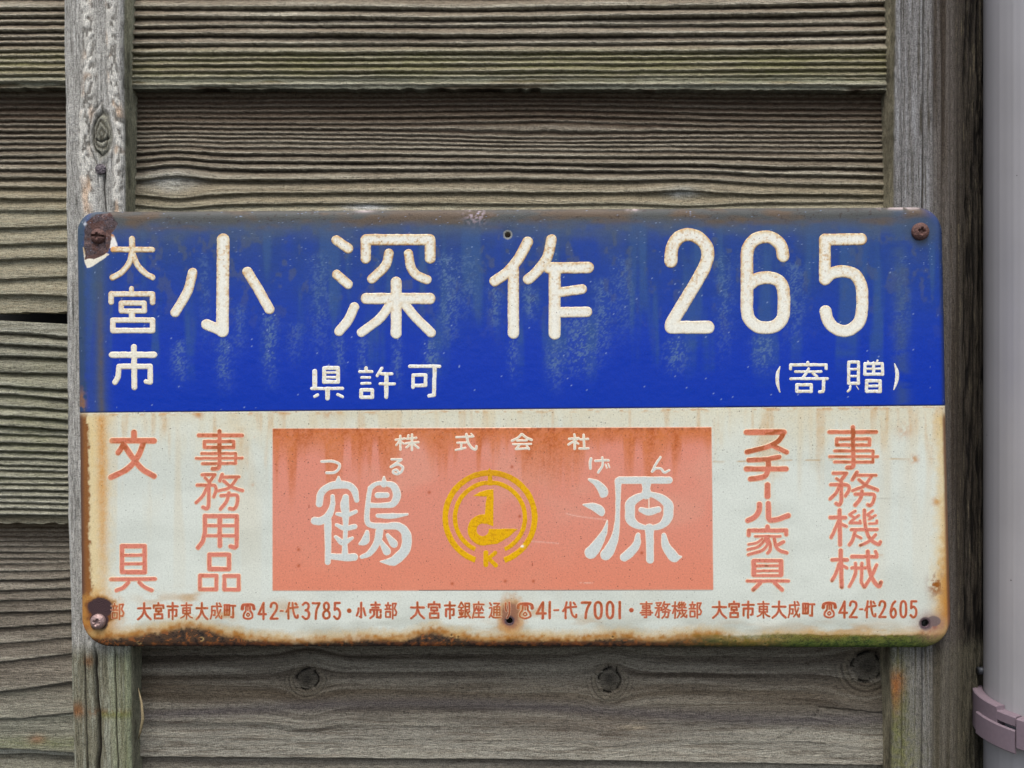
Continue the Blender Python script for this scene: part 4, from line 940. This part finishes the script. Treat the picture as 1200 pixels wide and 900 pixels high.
ZOOM = [
 # name, kind, ox, oy, scale, step, strokes
 ('kanji', 'BIG', 80, 240, 8.571, .5, '64~ 642,345 642,470 615,580 535,680 445,732;58 455,450 845,452;60~ 650,500 700,610 775,690 848,730'),
 ('kanji', 'BIG', 90, 330, 6, .5, '38 385,50 385,85;40 242,145 242,88 533,88 533,148;38o 313,152 475,152 475,208 313,208;46 388,215 388,265;40o 254,272 533,272 533,345 254,345'),
 ('kanji', 'BIG', 90, 330, 6, .5, '42 402,460 402,515;46 247,516 543,516;40 268,708 290,670 298,597 517,597 517,708;34 512,710 487,703;42 404,520 404,744'),
 ('kanji', 'BIG', 190, 260, 6, .55, '90 430,126 424,768;76 424,768 312,722;68~ 215,357 190,460 150,545 92,638;72 600,352 680,480 755,615'),
 ('kanji', 'BIG', 380, 260, 6, .55, '70 85,130 170,188;68 88,370 168,440;70~ 212,600 170,690 105,770;74 292,258 292,126;80 296,126 742,126;76 745,130 745,258;68~ 455,222 430,310 335,402;66~ 592,225 612,325 655,378 722,408;80 297,540 743,540;78 506,425 506,784;66~ 470,575 390,680 262,778;68~ 570,585 650,680 752,780'),
 ('kanji', 'BIG', 560, 260, 6, .55, '76~ 350,142 280,270 200,360 118,418;80 250,330 250,784;74~ 518,124 490,245 420,345 353,405;82 500,325 775,322;86 540,330 540,786;70 560,498 732,474;74 560,636 768,634'),
 ('numeral', 'BIG', 770, 260, 6, .6, '92~ 97,278 105,185 150,112 225,90 305,122 354,195 345,290 290,400 200,550 110,700 98,738;92 98,742 358,742'),
 ('numeral', 'BIG', 770, 260, 6, .6, '90~ 885,240 868,165 815,118 755,106 690,125 645,175 632,240 632,360 632,500 632,620 650,685 700,733 760,745 830,733 878,685 890,620 890,500 868,430 820,400 765,392 700,405 650,440'),
 ('numeral', 'BIG', 900, 255, 6, .6, '84 655,152 400,155 400,435;86~ 402,435 445,395 530,378 612,405 655,480 662,560 660,650 642,730 590,782 530,798 460,772 418,715 405,660'),
 ('kanji', 'SML', 355, 420, 7.0588, .45, '40 98,108 98,245;34o 176,80 290,80 290,195 176,195;22 176,118 290,118;22 176,157 290,157;28 72,250 328,250;40 203,255 203,328;26 122,302 97,316;26 288,300 328,318'),
 ('kanji', 'SML', 355, 420, 7.0588, .45, '30 522,80 522,95;26 468,110 570,110;24 486,159 552,159;24 486,207 556,207;32o 482,262 575,262 575,322 482,322;28 652,82 615,145;28 650,128 735,128;26 638,212 757,212;36 691,140 689,320'),
 ('kanji', 'SML', 355, 420, 7.0588, .45, '30 883,66 1130,66;34 1090,75 1085,295;32 1085,305 1045,310;30o 912,138 1015,138 1015,225 912,225;30 910,225 910,240'),
 ('bracket', 'SML', 900, 415, 7.2727, .4, '20~ 102,108,10 82,170,30 82,250,30 100,325,10'),
 ('kanji', 'SML', 900, 415, 7.2727, .4, '30 338,74 338,88;27 192,128 192,92 495,92 495,125;24 232,150 452,150;26 345,125 322,168 298,200;26 385,165 415,190;26 195,210 505,210;28o 245,262 368,262 368,318 245,318;30 475,220 472,305;28 468,318 438,322'),
 ('kanji', 'SML', 900, 415, 7.2727, .4, '28o 687,68 770,68 770,250 687,250;22 687,128 770,128;22 687,188 770,188;22 700,275 698,300 680,318;8 752,272 772,303;28o 825,82 975,82 975,172 825,172;28 898,75 898,172;20 825,126 975,126;16 850,62 860,78;18 932,54 925,75;30o 840,228 955,228 955,318 840,318;24 840,272 955,272'),
 ('bracket', 'SML', 900, 415, 7.2727, .4, '20~ 1078,82,10 1098,150,30 1096,230,30 1072,303,10'),
 ('kanji', 'R', 115, 490, 10, .5, '70 420,168 420,250;66 163,265 655,265;62~ 290,310 265,360 232,405;66~ 300,310 400,460 520,600 655,680;66~ 530,290 470,440 350,590 150,695'),
 ('kanji', 'R', 110, 630, 7.5, .5, '40o 248,75 447,75 447,303 248,303;28 248,155 447,155;28 248,230 447,230;34 150,367 538,364;34~ 302,395 260,440 200,464;34~ 400,395 440,430 508,464'),
 ('kanji', 'R', 220, 495, 8.19, .45, '40~ 304,85 304,250 303,400 290,440 240,445;38 105,125 520,125;34o 160,183 440,183 440,240 160,240;30 135,299 460,299 460,392 140,396;28 82,346 525,342'),
 ('kanji', 'R', 220, 495, 8.19, .45, '32 140,502 262,502 205,575;28 165,530 215,580;32~ 92,602 190,602 262,608 268,660 250,715;36~ 205,600 202,720 200,800 180,828 148,815;32~ 185,625 140,710 82,770;34 330,500 308,560;32 330,525 492,525;30~ 470,540 400,625 290,658;32~ 345,560 420,620 525,654;34~ 320,702 400,698 475,705 468,800 440,830 402,828;34~ 395,675 375,755 315,832'),
 ('kanji', 'R', 220, 595, 8.19, .45, '42 412,370 450,382 470,365 470,80 165,80 165,240;42~ 165,230 145,320 100,385;44 308,80 308,366;32 165,172 470,172;32 165,270 470,268'),
 ('kanji', 'R', 220, 595, 8.19, .45, '42o 208,450 397,450 397,588 208,588;38o 117,652 276,652 276,783 117,783;38o 352,655 490,655 490,785 352,785'),
 ('katakana', 'R', 860, 495, 8.19, .45, '54 122,95 480,93;48~ 480,95 430,175 320,235 125,285;48~ 370,220 430,250 505,285'),
 ('katakana', 'R', 860, 495, 8.19, .45, '46~ 142,362 300,355 435,332;50 120,447 500,447;50~ 328,365 328,450 290,520 160,545'),
 ('katakana', 'R', 860, 495, 8.19, .45, '58 322,602 322,710'),
 ('katakana', 'R', 860, 595, 8.19, .45, '50~ 246,-34 240,30 200,90 135,122;50 330,-40 332,100;50~ 332,100 355,120 430,108 522,75'),
 ('kanji', 'R', 860, 595, 8.19, .45, '46 323,182 323,210;40 143,262 143,218 503,218 503,255;26 205,274 445,274;26~ 270,300 220,335 140,352;30~ 300,310 230,375 135,402;30~ 330,345 270,410 140,450;50 310,300 335,340;32~ 330,300 350,360 345,410 325,435;34~ 385,290 405,370 440,410 508,434;34 475,328 410,362'),
 ('kanji', 'R', 860, 595, 8.19, .45, '48 192,514 192,642;48 452,514 452,642;36 192,508 452,508;28 192,557 452,557;26 192,606 452,606;30 192,652 452,652;32 130,703 522,703;38 255,720 185,788;38 390,720 462,788'),
 ('kanji', 'R', 960, 490, 8.18, .45, '42~ 324,88 326,300 328,420 320,468 270,474;38 95,134 545,134;34o 168,200 482,200 482,258 168,258;30 148,314 515,314 515,422 148,420;28 98,368 562,370'),
 ('kanji', 'R', 960, 490, 8.18, .45, '34 135,527 262,527 210,595;28 165,578 205,605;34~ 112,638 200,638 275,645 285,690 250,745;36~ 212,610 212,720 210,800 190,832 163,818;34~ 195,650 160,720 105,775;36 362,520 318,590;30 365,548 545,548;32~ 500,560 430,650 320,695;34~ 380,590 460,650 560,690;34~ 345,730 440,728 525,735 518,800 490,835 465,830;36~ 410,700 395,770 345,835'),
 ('kanji', 'R', 960, 590, 8.18, .45, '36 105,135 250,135;40 194,65 200,395;34~ 185,170 150,250 115,325;32 215,200 260,218;28 345,72 290,105 335,135;28 380,115 300,175;28 295,185 395,188;24 392,165 395,185;28 512,70 462,108 500,135;26 540,115 480,150;26 552,165 550,190 480,194;36~ 432,65 440,200 470,310 520,370 570,392 585,368;32 308,250 555,250;34~ 345,265 320,350 290,395;28 350,305 400,330;30~ 540,300 480,362 395,402'),
 ('kanji', 'R', 960, 590, 8.18, .45, '36 125,540 270,540;42 205,450 215,800;34~ 190,580 160,670 122,738;32 230,600 265,618;38 315,510 550,510;40~ 465,460 475,600 510,720 570,795 592,755;32 540,460 552,490;32 314,618 460,618;32~ 348,575 345,680 290,795;32 408,575 405,760 428,800;34~ 550,590 500,700 435,800'),
 ('kanji', 'K', 350, 500, 5.14, .35, '11 585,80 638,72;12 613,55 613,138;9 608,85 588,112;9 618,92 632,102;11 662,52 655,72;11 652,74 708,68;11 645,100 722,94;12 683,48 683,140;11 676,102 650,126;11 690,102 722,128'),
 ('kanji', 'K', 505, 500, 5, .35, '11 150,62 248,57;9 155,95 205,93;11 178,95 178,130;10 145,136 202,125;13~ 207,45 217,90 240,125 262,132 267,115;8 236,42 244,50'),
 ('kanji', 'K', 505, 500, 5, .35, '12~ 532,45 510,65 475,82;12~ 535,45 560,65 590,78;9 505,82 562,80;9 482,103 588,101;10 520,105 498,131 575,127;10 562,112 575,132'),
 ('kanji', 'K', 660, 500, 5, .35, '12 65,46 68,60;11 35,72 90,68 30,106;12 68,85 68,130;9 76,92 88,100;10 100,75 145,72;12 120,48 122,125;11 95,128 148,127'),
 ('hiragana', 'K', 350, 500, 5.14, .35, '15~ 140,210 200,208 245,225 240,255 215,275 168,278'),
 ('hiragana', 'K', 350, 500, 5.14, .35, '13 560,197 618,198 556,243;13~ 556,243 600,228 628,245 620,270 595,285 570,278 572,264 592,262 602,276'),
 ('hiragana', 'K', 660, 500, 5, .35, '14~ 163,188 158,215 160,245;12 188,200 265,197;12~ 228,182 230,225 205,268;7 248,222 255,242;7 264,218 272,238'),
 ('hiragana', 'K', 660, 500, 5, .35, '12~ 570,178 540,225 520,263;12~ 520,263 545,245 572,248 592,268 622,256'),
 ('kanji', 'K', 350, 500, 5.14, .45, '40~ 125,465,40 135,405,42 175,365,40 240,350,48 300,355,42 335,385,42 350,442,30;20 240,303,12 240,345,50;30~ 205,420,24 203,480,32 175,540,44 130,568,46 98,568,46;40~ 175,560,44 178,700,38 175,815,34;40~ 283,424,36 278,470,52 283,520,46 283,600,30 280,680,26 278,780,40;26~ 232,526,22 290,532,26 345,512,22;20~ 228,592,18 275,612,30 338,602,30;20~ 224,664,20 268,698,36 322,672,18;40~ 190,780,36 275,788,42 335,785,44;26 515,305,12 515,345,40;36~ 430,372,28 465,345,24 515,342,26 570,358,40 592,410,46 572,462,40 520,474,30 430,474,28;30~ 430,370,26 417,470,30 412,560,32 435,592,34 520,600,38 600,600,46 648,650,56 642,740,58 585,800,58 560,812,50 495,812,8;34~ 475,413,34 530,412,32;30~ 476,536,24 560,538,32 655,528,12;36~ 490,605,44 475,690,42 430,760,34 380,785,22;30~ 412,635,24 402,685,46 368,706,16;30~ 495,690,22 528,745,46 530,752,42;24~ 535,652,20 568,698,44 576,710,38'),
 ('kanji', 'K', 660, 500, 5, .45, '36~ 152,308,14 200,335,38 235,380,54 230,400,32;40~ 118,458,8 180,470,44 218,493,50 226,512,26;40~ 258,552,6 240,620,34 190,705,64 162,738,72;40 330,314,42 620,314,40;30~ 322,318,40 321,420,28 318,540,28 305,640,42 270,725,60 250,750,64;44 487,330,58 487,365,42 488,395,60;50~o 503,396,28 570,418,44 614,455,56 616,495,56 612,535,56 575,578,40 505,594,26 432,578,38 395,545,56 392,495,56 395,450,56 440,414,42;34~ 456,487,28 500,500,40 556,486,36;46 505,598,56 507,640,46 509,780,44;30~ 438,635,26 430,690,44 388,742,52 358,765,48;30~ 590,635,26 602,700,48 640,755,60 655,768,50;20 660,768,50 692,762,8;2.5 502,405 503,475'),
]
for name, kind, ox, oy, k, step, spec in ZOOM:
    if kind == 'SML': glyph(name, zoomed(spec, ox, oy, k), kind, step, 0.00012, rnd=.9)
    elif kind == 'BIG': glyph(name, zoomed(spec, ox, oy, k), kind, step, 0.0002, rnd=1.2)
    elif kind == 'R': glyph(name, zoomed(spec, ox, oy, k), kind, step, 0.00004, grow=.8, rnd=.6)
    else: glyph(name, zoomed(spec, ox, oy, k), kind, step, 0.00004, grow=.45, rnd=.6)

# round yellow mark with a bird and the letter K
def logo_sd(x, y):
    u = (x - 505) * 5; v = (y - 500) * 5
    F = np.full(np.shape(x), 1e9)
    for r, hw, a0 in [(262, 17.5, .325), (205, 13.5, .43)]:
        ang = np.abs(np.arctan2(u - 346, v - 533))                    # 0 at the bottom
        ring = np.abs(np.hypot(u - 346, v - 533) - r) - hw
        F = np.minimum(F, np.maximum(ring, (a0 - ang) * r))
    F = np.minimum(F, poly_sd(u, v, np.array([(330, 262), (343, 240), (358, 262), (362, 345), (334, 345)], float)))
    body = np.hypot(u - 306, v - 605) - 92
    body = np.maximum(body, -np.minimum(1e9, np.maximum(np.maximum(366 - u, v - 597), 480 - v)))
    F = np.minimum(F, body)
    F = np.minimum(F, poly_sd(u, v, np.array([(243, 407), (290, 380), (330, 368), (368, 366), (366, 584), (340, 590), (315, 515), (318, 470), (327, 410)], float)))
    F = np.minimum(F, poly_sd(u, v, np.array([(326, 597), (512, 597), (455, 648), (390, 686), (306, 698)], float)))
    F = np.maximum(F, -(np.hypot(u - 303, v - 604) - 35))
    F = np.maximum(F, -poly_sd(u, v, np.array([(320, 568), (346, 578), (372, 588), (372, 597), (322, 597)], float)))
    return F / 5
glyph('round_crest', None, 'Y', .4, 0.00004, sd=logo_sd, bb=(515, 545, 635, 664))
glyph('letter', zoomed('30 322,738 322,808;24 378,738 336,772;26 338,772 380,812', 505, 500, 5), 'Y', .35, 0.00004)

UNIT = {
 'bu': '0 25,2 25,14;0 5,18 48,18;0 15,24 18,36;0 38,24 34,36;0 2,42 50,42;0o 8,58 44,58 44,90 8,90;0 64,8 64,98;0 64,8 92,8 78,38 95,60 88,78 72,78',
 'dai': '0~ 50,0 48,45 35,75 5,98;0 5,32 95,32;0~ 52,45 68,75 97,98',
 'miya': '0 50,0 50,10;0 8,30 8,14 92,14 92,30;0o 28,32 72,32 72,50 28,50;0 50,52 50,64;0o 18,68 82,68 82,94 18,94',
 'shi': '0 50,0 50,98;0 4,20 96,20;0 14,85 14,42 86,42 86,78 74,80',
 'higashi': '0 50,0 50,98;0 8,14 92,14;0o 20,30 80,30 80,62 20,62;0 20,46 80,46;0~ 44,64 25,82 4,90;0~ 56,64 75,82 96,90',
 'sei': '0 15,22 92,22;0~ 16,22 15,65 4,96;0 16,46 42,46 40,75 28,74;0~ 55,2 60,45 75,80 92,94 95,78;0~ 86,40 70,70 48,92;0 76,2 86,12',
 'machi': '0o 8,14 48,14 48,74 8,74;0 28,14 28,74;0 8,44 48,44;0 56,18 98,18;0 80,18 80,88 64,86',
 'yo': '0~ 28,2 18,35 3,55;0 20,36 20,98;0 32,34 96,28;0~ 55,2 60,50 75,85 95,92 96,78;0 78,4 88,14',
 'ko': '0 50,2 50,92 36,86;0~ 24,36 18,60 5,80;0~ 74,36 84,60 95,78',
 'uri': '0 50,0 50,30;0 15,14 85,14;0 25,32 75,32;0 8,62 8,46 92,46 92,62;0~ 38,54 35,78 8,96;0 62,54 62,90 92,92 94,76',
 'gin': '0 25,0 3,30;0 25,0 45,26;0 12,32 38,32;0 8,50 42,50;0 25,32 25,88;0 4,92 46,86;0 12,62 16,76;0 40,60 34,76;0 56,8 90,8 90,46 56,46;0 56,27 90,27;0 56,8 56,92 70,86;0~ 66,50 78,76 98,94;0 92,56 76,68',
 'za': '0 52,0 52,12;0 12,14 96,14;0~ 14,14 14,60 3,96;0 36,26 22,52;0 36,34 46,50;0 78,26 64,52;0 78,34 90,50;0 54,26 54,92;0 28,66 86,66;0 16,92 98,92',
 'tsu': '0 8,6 18,18;0~ 4,36 22,36 18,72 4,92;0~ 16,78 40,94 98,94;0 40,8 84,8 66,22;0 40,82 40,28 88,28 88,80 78,80;0 40,46 88,46;0 40,64 88,64;0 64,22 64,82',
 'ri': '0~ 22,8 18,35 28,55;0~ 74,4 78,40 68,75 44,97',
 'koto': '0 50,0 50,94 36,94;0 6,12 94,12;0o 22,25 78,25 78,38 22,38;0 16,52 82,52 82,78 16,78;0 3,65 97,65',
 'mu': '0 8,6 40,6 26,26;0 14,18 24,26;0 3,36 44,36 38,52;0 26,36 26,94 16,90;0 22,40 4,80;0 62,0 48,26;0 58,14 96,14;0~ 86,16 70,38 44,52;0~ 56,24 72,42 98,52;0 50,62 90,62 84,94 72,92;0~ 68,52 64,80 46,98',
 'ki': '0 3,26 36,26;0 20,2 20,98;0 18,34 4,70;0 24,44 36,56;0 50,4 42,18 50,24;0 56,16 42,36 58,36;0 78,4 72,18 80,24;0 88,14 76,34 92,34;0 40,52 97,52;0~ 64,2 68,55 78,82 94,94 97,82;0~ 50,54 46,78 36,96;0 52,66 60,74;0~ 92,62 78,80 60,94',
 'tel': '0~ 8,34,1.5 14,14,1.3 50,6,1 86,14,1.3 92,34,1.5;0~o 38,18,.9 34,46,.9 20,64,.9 20,86,.9 50,96,.9 80,86,.9 80,64,.9 66,46,.9 62,18,.9;0 50,14,.7 50,44,.7;0~o 40,70,.7 50,60,.7 60,70,.7 50,80,.7',
 '4': '0 70,98 70,2 8,70 98,70', '2': '0~ 10,26 22,6 52,1 85,10 88,32 60,60 8,96;0 8,97 96,97', '1': '0 50,2 50,98', '-': '0 0,50 100,50', '.': '0 50,50 50.5,50',
 '3': '0~ 8,14 42,1 80,8 88,26 72,42 45,47;0~ 45,47 78,52 93,70 80,92 45,99 6,86', '7': '0 5,4 95,4;0~ 95,4 58,45 42,98',
 '8': '0~o 50,2 84,12 84,34 50,46 16,34 16,12;0~o 50,48 92,62 92,86 50,98 8,86 8,62', '5': '0 88,3 20,3 15,44;0~ 15,44 50,36 85,50 92,70 78,92 45,99 8,86',
 '0': '0~o 50,1 84,14 93,50 84,86 50,99 16,86 7,50 16,14', '6': '0~ 80,2 42,20 12,58 16,86 50,99 86,88 92,68 76,50 46,48 14,66',
}
LINE = [('bu', 130.5, 145.5), ('dai', 161, 177), ('miya', 179, 192.5), ('shi', 196, 208.5), ('higashi', 211.5, 225.8), ('dai', 229.5, 243.5), ('sei', 246, 260.5), ('machi', 262, 276),
 ('tel', 282.5, 298.8), ('4', 302.5, 311.5), ('2', 316.5, 325.5), ('-', 328.7, 331.5), ('yo', 335, 349.5), ('3', 354.3, 362.8), ('7', 366.3, 374.8), ('8', 378.8, 386.3), ('5', 391, 399), ('.', 408, 410.6),
 ('ko', 417.5, 429), ('uri', 433, 447), ('bu', 451, 465.5), ('dai', 481, 497.5), ('miya', 501, 516.5), ('shi', 521, 533.5), ('gin', 537, 551.5), ('za', 553.5, 567.5), ('tsu', 573, 587.5), ('ri', 591, 599),
 ('tel', 605.5, 625.2), ('4', 628, 639.5), ('1', 642.5, 646), ('-', 649.5, 654.5), ('yo', 659.5, 675.8), ('7', 681.5, 692.5), ('0', 696.5, 705.5), ('0', 710.5, 719), ('1', 724.5, 728), ('.', 738.6, 741.2),
 ('koto', 750, 764.8), ('mu', 767.5, 785.5), ('ki', 787.5, 805.3), ('bu', 807.8, 822.5), ('dai', 834.5, 851.5), ('miya', 853.5, 867), ('shi', 869.5, 883.8), ('higashi', 887, 902.3), ('dai', 904.5, 921.3),
 ('sei', 923.3, 937.5), ('machi', 940, 954.5), ('tel', 963.5, 980), ('4', 983, 992.5), ('2', 995.3, 1004.3), ('-', 1007.5, 1010.5), ('yo', 1013.3, 1026.5), ('2', 1029.8, 1038), ('6', 1043, 1050.3), ('0', 1054.8, 1062.3), ('5', 1066.5, 1074.5)]
NAMES = {'tel': 'telephone_symbol', '-': 'dash', '.': 'dot', 'ri': 'hiragana'}
for key, a, b in LINE:
    y0 = float(np.interp(a, [130, 500, 800, 1075], [706.8, 705.6, 705.2, 704.2])); y1 = y0 + 19.3
    big = key in ('7', '0', '1', '4', '8', '2') and 600 < a < 735
    w = 2.5 if key not in ('gin', 'mu', 'ki', 'tsu', 'bu', 'za', 'sei', 'koto', 'higashi') else 2.05
    if key in '0123456789': w = 3.0 if big else 2.7
    if key == 'tel': w = 2.6
    if key == '.': w = 5.0
    if key == '-': w = 2.2
    if key in ('-', '.'): y0, y1 = y0 + 4, y1 - 4
    if key == 'tel': y0, y1 = y0 + .5, y1 + .5
    st = []
    for P in parse(UNIT[key]):
        Q = P.copy(); Q[:, 0] = a + P[:, 0] * (b - a) / 100; Q[:, 1] = y0 + P[:, 1] * (y1 - y0) / 100
        Q[:, 2] = 1.14 * w * np.where(P[:, 2] > 0, P[:, 2], 1.0); st.append(Q)
    glyph(NAMES.get(key, 'numeral' if key in '0123456789' else 'kanji'), st, 'r', .36, 0.00004, grow=.25, rnd=.6)

# ------------------------------------------------------------------ screws
def screw_h(rot, slot=False, R=9.0):
    ca, sa = math.cos(rot), math.sin(rot)
    def h(dx, dy, rr):
        u = dx * ca + dy * sa; v = -dx * sa + dy * ca
        dome = 5.6 * np.sqrt(np.clip(1.0 - .96 * rr ** 2, 0, 1)) + .9
        q = R * .52; wv = R * .13
        arm = lambda a, b: ss(wv + .7, wv - .3, np.abs(a)) * ss(q, q * .35, np.abs(b))
        rec = np.maximum(arm(u, v), arm(v, u)) * 3.4
        if slot: rec = np.maximum(rec, 4.0 * ss(1.6, .6, np.abs(v)) * (np.abs(u) < R * .93) + 0)
        return np.maximum(dome - rec, .6) + .9 * (fbm(dx / 1.6, dy / 1.6, 11, 3) - .5)
    return h
def pd(x, y): return float(plate_depth(np.array([float(x)]), np.array([float(y)]))[0])
disc_piece('screw', 115.5, 277, 8.6, pd(115.5, 277) - 0.0001, screw_h(.06, True, 8.6), M_RUST, sign, back=0.0022, label='rust-eaten slotted screw head')
disc_piece('screw', 1078, 271.5, 10.2, pd(1078, 271.5) - 0.0001, screw_h(.15, False, 10.2), M_RUST, sign, back=0.0022, label='reddish rusted cross-head screw')
disc_piece('screw', 115.5, 728, 8.8, pd(115.5, 728) - 0.0001, screw_h(.35, False, 9.4), M_PINK, sign, back=0.0022, label='pinkish cleaner cross-head screw')

# ------------------------------------------------------------------ downpipe with its clamp
PXc, PYc, PR = 0.3236, 0.0, 0.042
pipe_root = empty('downpipe', (PXc, PYc, Z0), 'lavender grey plastic downpipe held by a mauve clamp at the right of the post', 'downpipe')
m = bpy.data.materials.new('grey plastic pipe'); t_, p_, N_, L_ = nodes(m)
tcn = N_.new('ShaderNodeTexCoord'); mp = N_.new('ShaderNodeMapping'); mp.inputs['Scale'].default_value = (300, 300, 3)
L_(tcn.outputs['Object'], mp.inputs[0])
nn = N_.new('ShaderNodeTexNoise'); nn.inputs['Scale'].default_value = 1; nn.inputs['Detail'].default_value = 3; L_(mp.outputs[0], nn.inputs['Vector'])
n5 = N_.new('ShaderNodeTexNoise'); n5.inputs['Scale'].default_value = 30; n5.inputs['Detail'].default_value = 4; L_(tcn.outputs['Object'], n5.inputs['Vector'])
av = N_.new('ShaderNodeMath'); av.operation = 'ADD'; L_(nn.outputs[0], av.inputs[0]); L_(n5.outputs[0], av.inputs[1])
cr = N_.new('ShaderNodeMapRange'); cr.inputs[1].default_value = .7; cr.inputs[2].default_value = 1.3; cr.inputs[3].default_value = .93; cr.inputs[4].default_value = 1.06
L_(av.outputs[0], cr.inputs[0])
vo = N_.new('ShaderNodeTexVoronoi'); vo.inputs['Scale'].default_value = 60; L_(tcn.outputs['Object'], vo.inputs['Vector'])
ls = N_.new('ShaderNodeMath'); ls.operation = 'LESS_THAN'; ls.inputs[1].default_value = .03; L_(vo.outputs['Distance'], ls.inputs[0])
rgb = N_.new('ShaderNodeRGB'); rgb.outputs[0].default_value = (*lin(160, 157, 158), 1)
mm = N_.new('ShaderNodeVectorMath'); mm.operation = 'SCALE'; L_(rgb.outputs[0], mm.inputs[0]); L_(cr.outputs[0], mm.inputs['Scale'])
mx_ = N_.new('ShaderNodeMix'); mx_.data_type = 'RGBA'; L_(ls.outputs[0], mx_.inputs[0]); L_(mm.outputs[0], mx_.inputs[6]); mx_.inputs[7].default_value = (*lin(70, 66, 66), 1)
L_(mx_.outputs[2], p_.inputs['Base Color'])
p_.inputs['Roughness'].default_value = .42
M_PIPE = m

def ring_band(name, r0, r1, z0, z1, a0, a1, n, mat, parent, seams=(), label=None, ztop=None):
    """hollow band round the pipe axis between angles a0..a1 (0 = towards +X, turning via the camera side)"""
    A = np.linspace(a0, a1, n); V = []
    for a in A:
        dr = sum(0.00018 * math.exp(-((a - s_) / 0.012) ** 2) for s_ in seams)
        ca, sa = math.cos(a), -math.sin(a)
        zt = z1 if ztop is None else z1 + ztop(a)
        bev = 0.0006
        prof = [(r0, z0), (r1 + dr - bev, z0), (r1 + dr, z0 + bev), (r1 + dr, zt - bev), (r1 + dr - bev, zt), (r0, zt)]
        for r, z in prof: V.append((PXc + r * ca, PYc + r * sa, z))
    V = np.array(V); k = 6; loops = []; starts = []
    for i in range(n - 1):
        for j in range(k):
            j2 = (j + 1) % k; starts.append(len(loops))
            loops += [i * k + j, i * k + j2, (i + 1) * k + j2, (i + 1) * k + j]
    starts.append(len(loops)); loops += list(range(k))[::-1]
    starts.append(len(loops)); loops += [(n - 1) * k + j for j in range(k)]
    o = link_mesh(name, V, loops, starts, [mat], parent, label=label)
    md = o.modifiers.new('edges', 'EDGE_SPLIT'); md.split_angle = math.radians(40)
    return o
PI = math.pi
def seam_at(px, r=PR):
    th = math.atan((px - 600) * S / D); d = math.hypot(PXc, D + PYc); c = math.atan2(PXc, D + PYc) - th
    perp = d * math.sin(c); along = d * math.cos(c) - math.sqrt(r ** 2 - perp ** 2)
    x = along * math.sin(th) - PXc; y = along * math.cos(th) - D - PYc
    return math.atan2(-y, x) % (2 * math.pi)
pipe = ring_band('pipe', PR - 0.003, PR, Z0 - 0.36, Z0 + 0.36, 0, 2 * PI, 241, M_PIPE, pipe_root, seams=[seam_at(1171), seam_at(1188)])
zc = Z0 - 0.1843
clamp = ring_band('pipe_clamp', PR + 0.0004, PR + 0.0060, zc - 0.0225, zc, seam_at(1168, PR + 0.006), PI * 1.55, 60, M_CLAMP, pipe_root, label='rear half of the clamp with its hinge lobe')
ring_band('clamp_hinge', PR + 0.0061, PR + 0.0076, zc - 0.0225, zc - 0.0092, seam_at(1189, PR + 0.0076), seam_at(1143.5, PR + 0.0075), 26, M_CLAMP, clamp)
ring_band('clamp_band', PR + 0.0002, PR + 0.0058, zc - 0.0080, zc - 0.0022, seam_at(1190, PR + 0.006), seam_at(1166.5, PR + 0.0058), 30, M_CLAMP, clamp)
ring_band('clamp_band', PR + 0.0002, PR + 0.0074, zc - 0.0192, zc - 0.0022, -PI * 0.40, seam_at(1191, PR + 0.0074), 60, M_CLAMP, clamp, label='front half of the clamp')
tube('clamp_stem', [(PXc - 0.03, PYc + 0.038, zc - 0.010), (PXc - 0.045, 0.052, zc - 0.010)], 0.005, M_CLAMP, clamp)
tube('stem_bolt', [W(1146, 786, .018), W(1156, 786, .018)], .0024, plain_material('dark bolt', lin(60, 62, 66), .5, .5), clamp, seg=10)
